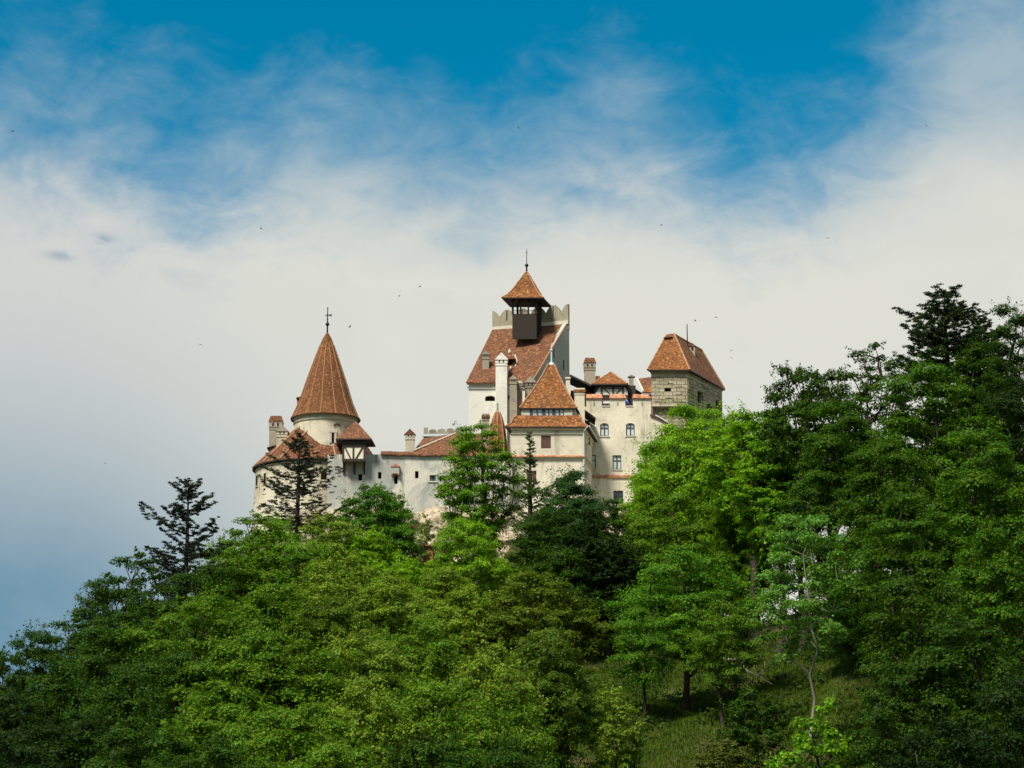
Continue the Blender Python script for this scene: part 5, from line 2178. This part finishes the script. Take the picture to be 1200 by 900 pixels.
def proto(kind, H, W):
    best = min(range(len(SIZES[kind])), key=lambda i: abs(math.log(H / SIZES[kind][i][0])) + abs(math.log(W / SIZES[kind][i][1])))
    n = sum(1 for k in _used if k[0] == kind and k[1] == best)
    var = n % 2 if kind in ('oak', 'big', 'fine') else 0
    _used[(kind, best, n)] = 1
    key = (kind, best, var)
    if key in PROTO:
        return PROTO[key]
    h, w = SIZES[kind][best]
    sd_ = 100 * list(SIZES).index(kind) + 10 * best + var + 3
    B = broadleaf
    k = kind
    if k == 'oak': r = B(k, sd_, h, w, .14, 120, .175, 1.35, openness=.54, flat=.54, clr=(.13, .26))
    if k == 'big': r = B(k, sd_, h, w, .14, 150, .18, 1.4, openness=.48, flat=.54, clr=(.12, .245), top=.4)
    if k == 'lay': r = B(k, sd_, h, w, .3, 90, .175, 1.3, openness=.6, flat=.4, clr=(.13, .25))
    if k == 'airy': r = B(k, sd_, h, w, .26, 75, .2, 1.1, openness=.72, flat=.5, clr=(.1, .18))
    if k == 'fork': r = B(k, sd_, h, w, .3, 110, .19, 1.25, openness=.55, flat=.58, clr=(.1, .19))
    if k == 'fine': r = B(k, sd_, h, w, .08, 140, .17, 1.3, openness=.38, flat=.62, clr=(.1, .19))
    if k == 'high': r = B(k, sd_, h, w, .44, 100, .21, 1.35, openness=.6, flat=.48, clr=(.11, .21), bend=.008)
    if k == 'pale': r = B(k, sd_, h, w, .34, 60, .2, .9, 'palebark', openness=.8, flat=.45, clr=(.1, .18), r0=.13)
    if k == 'bush': r = B(k, sd_, h, w, .02, 60, .18, 1.3, openness=.45, flat=.7, clr=(.1, .19))
    if k == 'pina': r = pine(k, 71, h, w * .92, .45, 16, tuft=.33, dens=1.0, sparse=.12, needle=.24, jit=.045)
    if k == 'pinb': r = pine(k, 72, h, w, .40, 15, tuft=.38, dens=1.0, sparse=.2, envk=(1.5, 1.0), needle=.24)
    if k == 'fira': r = pine(k, 73, h, w, .12, 26, tuft=.5, dens=1.1, droop=.18, sparse=.08, shape='fir', needle=.32)
    if k == 'firb': r = pine(k, 75, h, w, .25, 34, tuft=.42, dens=1.1, droop=.1, sparse=.05, shape='pine', needle=.3, envk=(4.5, .55), jit=.07)
    if k == 'larch': r = pine(k, 74, h, w, .1, 34, tuft=.3, dens=.62, droop=.05, sparse=.2, shape='fir', needle=.22)
    PROTO[key] = (r, h, w)
    return PROTO[key]


TREELOG = []
_used = {}


def tree(kind, px, top, wpx, Y, col, label, group='trees on the castle hill', rot=None, name=None, gbase=None):
    kind = {'oak0': 'oak', 'oak1': 'oak', 'oak2': 'oak', 'big0': 'big', 'big1': 'big', 'lay0': 'lay', 'lay1': 'lay', 'airy0': 'airy', 'airy1': 'airy',
            'fine0': 'fine', 'fine1': 'fine', 'pine0': 'pina', 'pine1': 'pinb', 'fir0': 'fira', 'fir1': 'firb'}.get(kind, kind)
    p = at(px, top, Y)
    g = gz(p.x, Y) if gbase is None else gbase
    H = p.z - g
    W = at(px + wpx / 2, top, Y).x - at(px - wpx / 2, top, Y).x
    (tm, cm), H0, W0 = proto(kind, H, W)
    n = len(TREELOG)
    nm = name or ('conifer' if kind[:3] in ('pin', 'fir', 'lar') else ('bush' if kind == 'bush' else 'broadleaf_tree'))
    root = bpy.data.objects.new(nm, None)
    COL.objects.link(root)
    root.location = (p.x, Y, g)
    root.rotation_euler = (0, 0, rot if rot is not None else (n * 2.399 + px * .013))
    root.scale = (W / W0, W / W0, H / H0)
    root['label'] = label
    root['category'] = 'bush' if nm == 'bush' else 'tree'
    root['group'] = group
    t = bpy.data.objects.new('trunk', tm)
    c = bpy.data.objects.new('crown', cm)
    for o in (t, c):
        COL.objects.link(o)
        o.parent = root
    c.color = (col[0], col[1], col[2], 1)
    TREELOG.append((label, round(H, 1), round(W, 1), round(H / H0, 2), round(W / W0, 2)))
    return root


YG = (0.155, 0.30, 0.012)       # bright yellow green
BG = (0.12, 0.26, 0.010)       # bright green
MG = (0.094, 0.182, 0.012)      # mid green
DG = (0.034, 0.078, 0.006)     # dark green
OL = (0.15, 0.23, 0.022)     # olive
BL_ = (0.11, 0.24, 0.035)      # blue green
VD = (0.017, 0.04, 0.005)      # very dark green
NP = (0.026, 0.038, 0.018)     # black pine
GS = 'trees on the slope under the castle'
GR = 'trees on the wooded hill beside the stone tower'
GL = 'trees on the falling ridge below the round bastion'
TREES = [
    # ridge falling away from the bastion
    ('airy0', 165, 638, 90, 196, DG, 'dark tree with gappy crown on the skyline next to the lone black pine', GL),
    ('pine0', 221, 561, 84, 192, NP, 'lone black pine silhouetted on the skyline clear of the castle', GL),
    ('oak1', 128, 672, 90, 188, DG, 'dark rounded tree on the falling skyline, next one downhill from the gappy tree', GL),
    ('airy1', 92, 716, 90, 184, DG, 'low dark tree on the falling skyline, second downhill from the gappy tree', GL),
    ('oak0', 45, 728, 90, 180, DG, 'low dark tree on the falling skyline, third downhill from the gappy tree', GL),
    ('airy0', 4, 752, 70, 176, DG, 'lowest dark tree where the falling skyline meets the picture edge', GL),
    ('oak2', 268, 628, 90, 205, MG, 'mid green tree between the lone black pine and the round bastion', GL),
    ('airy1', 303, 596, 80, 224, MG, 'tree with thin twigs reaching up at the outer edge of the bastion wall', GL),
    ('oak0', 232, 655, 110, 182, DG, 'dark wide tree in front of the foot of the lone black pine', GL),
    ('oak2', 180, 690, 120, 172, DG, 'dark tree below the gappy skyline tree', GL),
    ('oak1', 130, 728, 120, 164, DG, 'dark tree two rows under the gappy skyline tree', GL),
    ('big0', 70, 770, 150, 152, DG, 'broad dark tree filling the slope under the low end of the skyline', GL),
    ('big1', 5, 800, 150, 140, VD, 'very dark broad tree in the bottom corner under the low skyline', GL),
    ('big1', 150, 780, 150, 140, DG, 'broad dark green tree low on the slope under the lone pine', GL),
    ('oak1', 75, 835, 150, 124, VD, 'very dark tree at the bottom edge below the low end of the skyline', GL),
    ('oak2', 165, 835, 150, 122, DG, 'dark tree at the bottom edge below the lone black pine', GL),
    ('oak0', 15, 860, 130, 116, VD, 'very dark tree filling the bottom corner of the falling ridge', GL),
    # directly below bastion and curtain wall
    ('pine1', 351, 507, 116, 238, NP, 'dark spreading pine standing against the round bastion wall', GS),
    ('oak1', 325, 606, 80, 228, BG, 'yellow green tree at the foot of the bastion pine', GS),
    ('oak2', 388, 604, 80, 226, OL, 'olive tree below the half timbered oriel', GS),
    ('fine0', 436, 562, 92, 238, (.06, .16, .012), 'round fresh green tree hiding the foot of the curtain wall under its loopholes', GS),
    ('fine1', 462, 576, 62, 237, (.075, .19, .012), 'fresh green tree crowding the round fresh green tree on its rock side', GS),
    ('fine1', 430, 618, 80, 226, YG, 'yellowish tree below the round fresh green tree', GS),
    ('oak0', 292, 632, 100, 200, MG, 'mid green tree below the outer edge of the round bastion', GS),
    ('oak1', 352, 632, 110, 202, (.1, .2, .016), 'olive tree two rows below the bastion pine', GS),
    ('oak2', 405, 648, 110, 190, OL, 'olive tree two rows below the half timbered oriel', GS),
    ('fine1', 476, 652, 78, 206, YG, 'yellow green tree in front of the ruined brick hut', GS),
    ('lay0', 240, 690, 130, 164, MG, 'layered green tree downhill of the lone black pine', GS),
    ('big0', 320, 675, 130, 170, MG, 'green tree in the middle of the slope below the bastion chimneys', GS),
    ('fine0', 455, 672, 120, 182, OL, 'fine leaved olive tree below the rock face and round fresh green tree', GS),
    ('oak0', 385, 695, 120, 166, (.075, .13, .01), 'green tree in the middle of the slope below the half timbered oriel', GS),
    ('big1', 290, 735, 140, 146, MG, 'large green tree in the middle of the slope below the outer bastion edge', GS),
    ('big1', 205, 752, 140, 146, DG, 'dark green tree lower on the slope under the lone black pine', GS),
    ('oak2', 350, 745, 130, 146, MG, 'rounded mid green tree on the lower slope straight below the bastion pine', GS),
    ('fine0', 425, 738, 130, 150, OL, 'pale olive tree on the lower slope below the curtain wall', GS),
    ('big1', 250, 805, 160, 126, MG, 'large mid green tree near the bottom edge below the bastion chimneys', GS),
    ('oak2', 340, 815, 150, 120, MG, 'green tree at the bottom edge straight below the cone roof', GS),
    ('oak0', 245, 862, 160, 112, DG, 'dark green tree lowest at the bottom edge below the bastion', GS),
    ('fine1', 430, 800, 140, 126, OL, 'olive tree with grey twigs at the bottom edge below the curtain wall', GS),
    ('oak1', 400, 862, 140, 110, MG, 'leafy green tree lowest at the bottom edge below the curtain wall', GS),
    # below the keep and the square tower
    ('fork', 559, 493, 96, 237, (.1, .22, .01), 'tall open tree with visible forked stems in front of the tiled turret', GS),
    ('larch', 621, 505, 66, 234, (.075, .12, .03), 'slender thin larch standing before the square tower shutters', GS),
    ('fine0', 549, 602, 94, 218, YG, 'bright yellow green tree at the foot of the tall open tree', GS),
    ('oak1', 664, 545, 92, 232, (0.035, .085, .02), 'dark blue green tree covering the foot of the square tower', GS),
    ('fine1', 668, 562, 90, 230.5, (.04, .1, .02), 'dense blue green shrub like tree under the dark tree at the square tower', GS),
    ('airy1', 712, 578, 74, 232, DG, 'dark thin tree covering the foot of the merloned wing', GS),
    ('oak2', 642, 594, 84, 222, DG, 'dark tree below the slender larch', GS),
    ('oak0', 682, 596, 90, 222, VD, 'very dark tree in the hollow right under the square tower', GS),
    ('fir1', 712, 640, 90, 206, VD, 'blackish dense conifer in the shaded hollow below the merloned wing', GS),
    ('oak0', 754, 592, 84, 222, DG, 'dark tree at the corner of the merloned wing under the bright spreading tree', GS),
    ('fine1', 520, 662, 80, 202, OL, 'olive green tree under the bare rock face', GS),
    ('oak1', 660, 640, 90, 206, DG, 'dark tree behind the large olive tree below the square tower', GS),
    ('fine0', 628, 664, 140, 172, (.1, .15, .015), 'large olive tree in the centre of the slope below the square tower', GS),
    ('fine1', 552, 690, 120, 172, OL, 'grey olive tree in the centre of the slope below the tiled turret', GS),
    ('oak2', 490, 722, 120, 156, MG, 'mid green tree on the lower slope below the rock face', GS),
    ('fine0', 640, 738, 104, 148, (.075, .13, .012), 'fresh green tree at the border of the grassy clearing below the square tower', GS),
    ('fine1', 578, 752, 120, 144, OL, 'olive tree on the lower slope below the tiled turret', GS),
    ('oak1', 510, 790, 140, 130, MG, 'mid green tree near the bottom edge below the rock face', GS),
    ('oak1', 592, 805, 120, 128, MG, 'mid green tree at the bottom edge below the white keep', GS),
    ('oak0', 510, 858, 140, 112, DG, 'dark green tree lowest at the bottom edge below the rock face', GS),
    ('oak2', 600, 862, 110, 114, DG, 'dark green tree lowest at the bottom edge below the white keep', GS),
    # bright trees below the stone tower
    ('big1', 815, 468, 150, 224, YG, 'big bright yellow green spreading tree under the stone block tower', GR),
    ('fine0', 806, 488, 104, 219, YG, 'dense bright tree filling the front of the big spreading tree', GR),
    ('fine1', 856, 500, 90, 216, (.15, .29, .01), 'dense bright tree below the foot of the stone block tower', GR),
    ('lay0', 765, 520, 70, 228, YG, 'bright narrow tree touching the merloned wing', GR),
    ('big0', 862, 478, 110, 230, YG, 'bright tree wedged behind the big spreading tree beside the stone block tower', GR),
    ('big0', 776, 500, 80, 236, YG, 'bright tree behind the big spreading tree at the corner of the merloned wing', GR),
    ('high', 884, 474, 120, 212, YG, 'bright yellow green tree just beyond the big spreading tree', GR),
    ('high', 905, 512, 105, 198, BG, 'bright green layered tree in front of the dark skyline tree', GR),
    ('lay0', 800, 640, 150, 178, (.085, .20, .014), 'fresh green layered tree leaning over the grassy clearing', GR),
    ('lay1', 752, 704, 74, 172, (.08, .19, .012), 'small fresh green layered tree overhanging the grassy clearing', GR),
    ('oak2', 790, 570, 100, 210, MG, 'mid green tree between the big spreading tree and the layered tree over the clearing', GR),
    ('pale', 940, 595, 130, 158, BL_, 'airy blue green tree on a thin pale trunk with sky showing through', GR),
    ('lay1', 846, 698, 84, 168, MG, 'shaded green tree between the layered tree and the pale trunk', GR),
    ('airy0', 886, 592, 84, 216, BL_, 'airy pale green tree behind the dark trunk where sky shows through', GR),
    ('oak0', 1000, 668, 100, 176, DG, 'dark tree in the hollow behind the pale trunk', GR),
    # wooded hill
    ('high', 928, 424, 88, 198, DG, 'dark tree stepping up the skyline right after the bright trees', GR),
    ('airy1', 1020, 396, 110, 192, DG, 'tall dark gappy tree on the skyline halfway up the wooded hill', GR),
    ('high', 968, 428, 90, 194, DG, 'dark full tree on the skyline just below the gappy tree', GR),
    ('big0', 985, 462, 130, 184, (.045, .105, .007), 'full green tree below the gappy skyline tree', GR),
    ('fir1', 1106, 343, 108, 182, (.026, .046, .012), 'blackish spiky conifer standing highest on the skyline', GR),
    ('fir1', 1146, 370, 66, 186, VD, 'slim dark conifer tucked beside the highest blackish conifer', GR),
    ('oak0', 1186, 350, 84, 176, DG, 'dark leafy tree on the skyline at the picture edge', GR),
    ('big1', 1078, 415, 140, 168, (0.058, 0.135, 0.008), 'wide green tree directly below the highest blackish conifer', GR),
    ('oak2', 1140, 392, 76, 178, DG, 'dark leafy tree filling the notch between the highest conifer and the edge tree', GR),
    ('oak0', 1190, 430, 120, 165, VD, 'very dark tree at the picture edge below the dark leafy skyline tree', GR),
    ('big0', 1150, 492, 150, 148, (0.058, 0.135, 0.008), 'broad green tree halfway down the wooded hill at its outer side', GR),
    ('big1', 1035, 505, 130, 162, (.045, .1, .006), 'green tree in the middle of the wooded hill beside the gaps of sky', GR),
    ('lay0', 1060, 575, 130, 146, (.05, .115, .007), 'broad layered tree on the lower wooded hill beside the shaded hollow', GR),
    ('big1', 1165, 600, 150, 130, (0.058, 0.135, 0.008), 'broad tree at the picture edge on the lower wooded hill', GR),
    ('big0', 1070, 660, 140, 128, (.04, .085, .006), 'dense tree low on the wooded hill next to the pale trunk', GR),
    ('big1', 1130, 710, 160, 116, DG, 'large dark tree low on the wooded hill above the bottom corner', GR),
    ('big0', 1195, 770, 150, 106, VD, 'very dark tree in the bottom corner under the wooded hill', GR),
    ('oak1', 1060, 765, 130, 116, DG, 'dark low tree near the bottom edge next to the sunny bush', GR),
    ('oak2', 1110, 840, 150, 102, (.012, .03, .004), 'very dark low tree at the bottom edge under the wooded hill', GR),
]
for a in TREES:
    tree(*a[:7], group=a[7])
for (px, top, w, Y, c, lab) in (
        (957, 818, 118, 118, BG, 'sunny fresh green bush at the bottom edge of the clearing'),
        (850, 862, 90, 140, (.09, .11, .02), 'brownish green bush in the grassy clearing near the sunny bush'),
        (720, 800, 70, 150, OL, 'small olive bush at the upper border of the grassy clearing'),
        (880, 800, 80, 150, DG, 'dark small bush under the shaded tree at the clearing'),
        (500, 600, 30, 244, OL, 'small tuft of bush growing out of the pale rock face'),
        (590, 650, 50, 228, OL, 'small bush on pale rocks under the tiled turret')):
    tree('bush', px, top, w, Y, c, lab, 'bushes on the slope')


def build_grass():
    rng = np.random.default_rng(77)
    n = 260000
    x = rng.uniform(0, 34, n)
    y = rng.uniform(126, 212, n)
    cl = fbm(x * .6, y * .6, 0, 31, 3)
    keep = cl + rng.uniform(-.7, .7, n) > -.35
    x, y = x[keep], y[keep]
    n = len(x)
    z = ground_np(x, y)
    h = rng.uniform(.14, .42, n)
    pos = np.stack([x, y, z + h * .42], 1)
    nr = rng.normal(size=(n, 3))
    nr[:, 2] *= .15
    dr = np.stack([rng.normal(0, .3, n), rng.normal(0, .3, n), np.ones(n)], 1) * 4
    me = leaves_to_mesh('grass', pos, nr, h, h * .26, rng, M['leaf'], dr)
    o = bpy.data.objects.new('grass', me)
    COL.objects.link(o)
    o.color = (.07, .115, .01, 1)
    struct(o, 'stuff')


def build_undergrowth():
    """low scrub between the trunks"""
    rng = np.random.default_rng(78)
    n = 2600
    a = rng.uniform(-.26, .27, n)
    y = rng.uniform(105, 244, n)
    x = a * y
    keep = ~((a > .02) & (a < .12) & (y < 168))
    keep &= ~((x > -16) & (x < -5) & (y > 236))
    x, y = x[keep], y[keep]
    z = ground_np(x, y)
    P, N = [], []
    for i in range(len(x)):
        r = rng.uniform(.5, 1.3)
        m = int(44 * r)
        d = rand_dirs(rng, m)
        d[:, 2] = np.abs(d[:, 2])
        P.append(np.array([x[i], y[i], z[i]]) + d * (rng.uniform(.4, 1, m) * r)[:, None] * np.array([1.2, 1.2, .9]))
        N.append(d + np.array([0, 0, .5]) + .5 * rng.normal(size=(m, 3)))
    P, N = np.concatenate(P), np.concatenate(N)
    L = .34 * rng.uniform(.7, 1.3, len(P))
    me = leaves_to_mesh('undergrowth', P, N, L, L * .65, rng, M['leaf'])
    o = bpy.data.objects.new('undergrowth', me)
    COL.objects.link(o)
    o.color = (.03, .06, .006, 1)
    struct(o, 'stuff')


build_grass()
build_undergrowth()


def build_branch():
    Y = 172.0
    pts = [at(848, 772, Y + 3), at(868, 774, Y + 1), at(875, 786, Y), at(888, 792, Y - .5), at(905, 802, Y - 1)]
    g = pts[2]
    T = Thing('fallen_branch', 'pale bare fallen branch lying on the shaded slope beside the pale trunk', 'branch', (g.x, g.y, g.z))
    mb = MB()
    mb.tube(pts, [.1, .09, .08, .06, .03], 6)
    m = T.part('stem', mb, M['palebark'])
    mb = MB()
    mb.tube([pts[3], at(896, 784, Y - .8), at(896.5, 775, Y - .8)], [.055, .045, .03], 5)
    T.part('side_branch', mb, M['palebark'])


build_branch()

# ------------------------------------------------------------------ birds round the towers


def bird_mesh():
    mb = MB()
    mb.lathe(0, 0, [(.004, -.11), (.02, -.09), (.034, -.03), (.034, .03), (.022, .07), (.02, .09), (.006, .115)], 8)
    # lathe stands upright: turn it to fly along +x
    mb.v = [(z, y, x) for x, y, z in mb.v]
    for s in (1, -1):
        w = [(.045, s * .02, .012), (.06, s * .12, .05), (.02, s * .22, .06), (-.05, s * .27, .045), (-.02, s * .13, .045), (-.045, s * .02, .01)]
        mb.prism(w, (0, 0, .008))
    mb.prism([(-.09, -.012, 0), (-.09, .012, 0), (-.19, .04, .005), (-.16, 0, .003), (-.19, -.04, .005)], (0, 0, .007))
    return mb


def build_birds():
    me = mesh_of('bird', bird_mesh(), M['bird'])
    spots = [(410, 383, 'tiny dark bird flying between the cone roof and the keep'),
             (468, 347, 'tiny dark bird flying level, lower of two between cone roof and belfry'),
             (492, 336, 'tiny dark bird flying level, upper of two between cone roof and belfry'),
             (608, 150, 'tiny dark bird high above the belfry spire against bluish cloud'),
             (775, 264, 'tiny dark bird in white cloud well above the stone block tower'),
             (970, 279, 'tiny dark bird in white cloud above the wooded hill'),
             (1086, 147, 'tiny dark bird at the edge of a blue gap high over the wooded hill'),
             (815, 376, 'tiny dark bird just beside the lightning rod of the stone tower'),
             (839, 372, 'tiny dark bird second away from the lightning rod of the stone tower'),
             (857, 411, 'tiny faint bird beside the stone tower roof, upper of a close pair'),
             (857, 419, 'tiny faint bird beside the stone tower roof, lower of a close pair'),
             (15, 154, 'tiny dark bird by the dark cloud wisp at the picture edge'),
             (306, 268, 'tiny dark bird in pale cloud high above the round bastion'),
             (235, 404, 'tiny dark bird in grey cloud off to the side of the cone roof'),
             (123, 543, 'tiny dark bird low in blue grey sky above the falling skyline')]
    rnd = random.Random(8)
    for px, py, lab in spots:
        Y = rnd.uniform(215, 300)
        o = bpy.data.objects.new('bird', me)
        COL.objects.link(o)
        o.location = at(px, py, Y)
        s = rnd.uniform(.8, 1.1)
        o.scale = (s, s, s)
        o.rotation_euler = (rnd.uniform(-.6, .6), rnd.uniform(-.2, .2), rnd.uniform(0, 6.28))
        o['label'] = lab
        o['category'] = 'bird'
        o['group'] = 'birds circling round the castle'


build_birds()
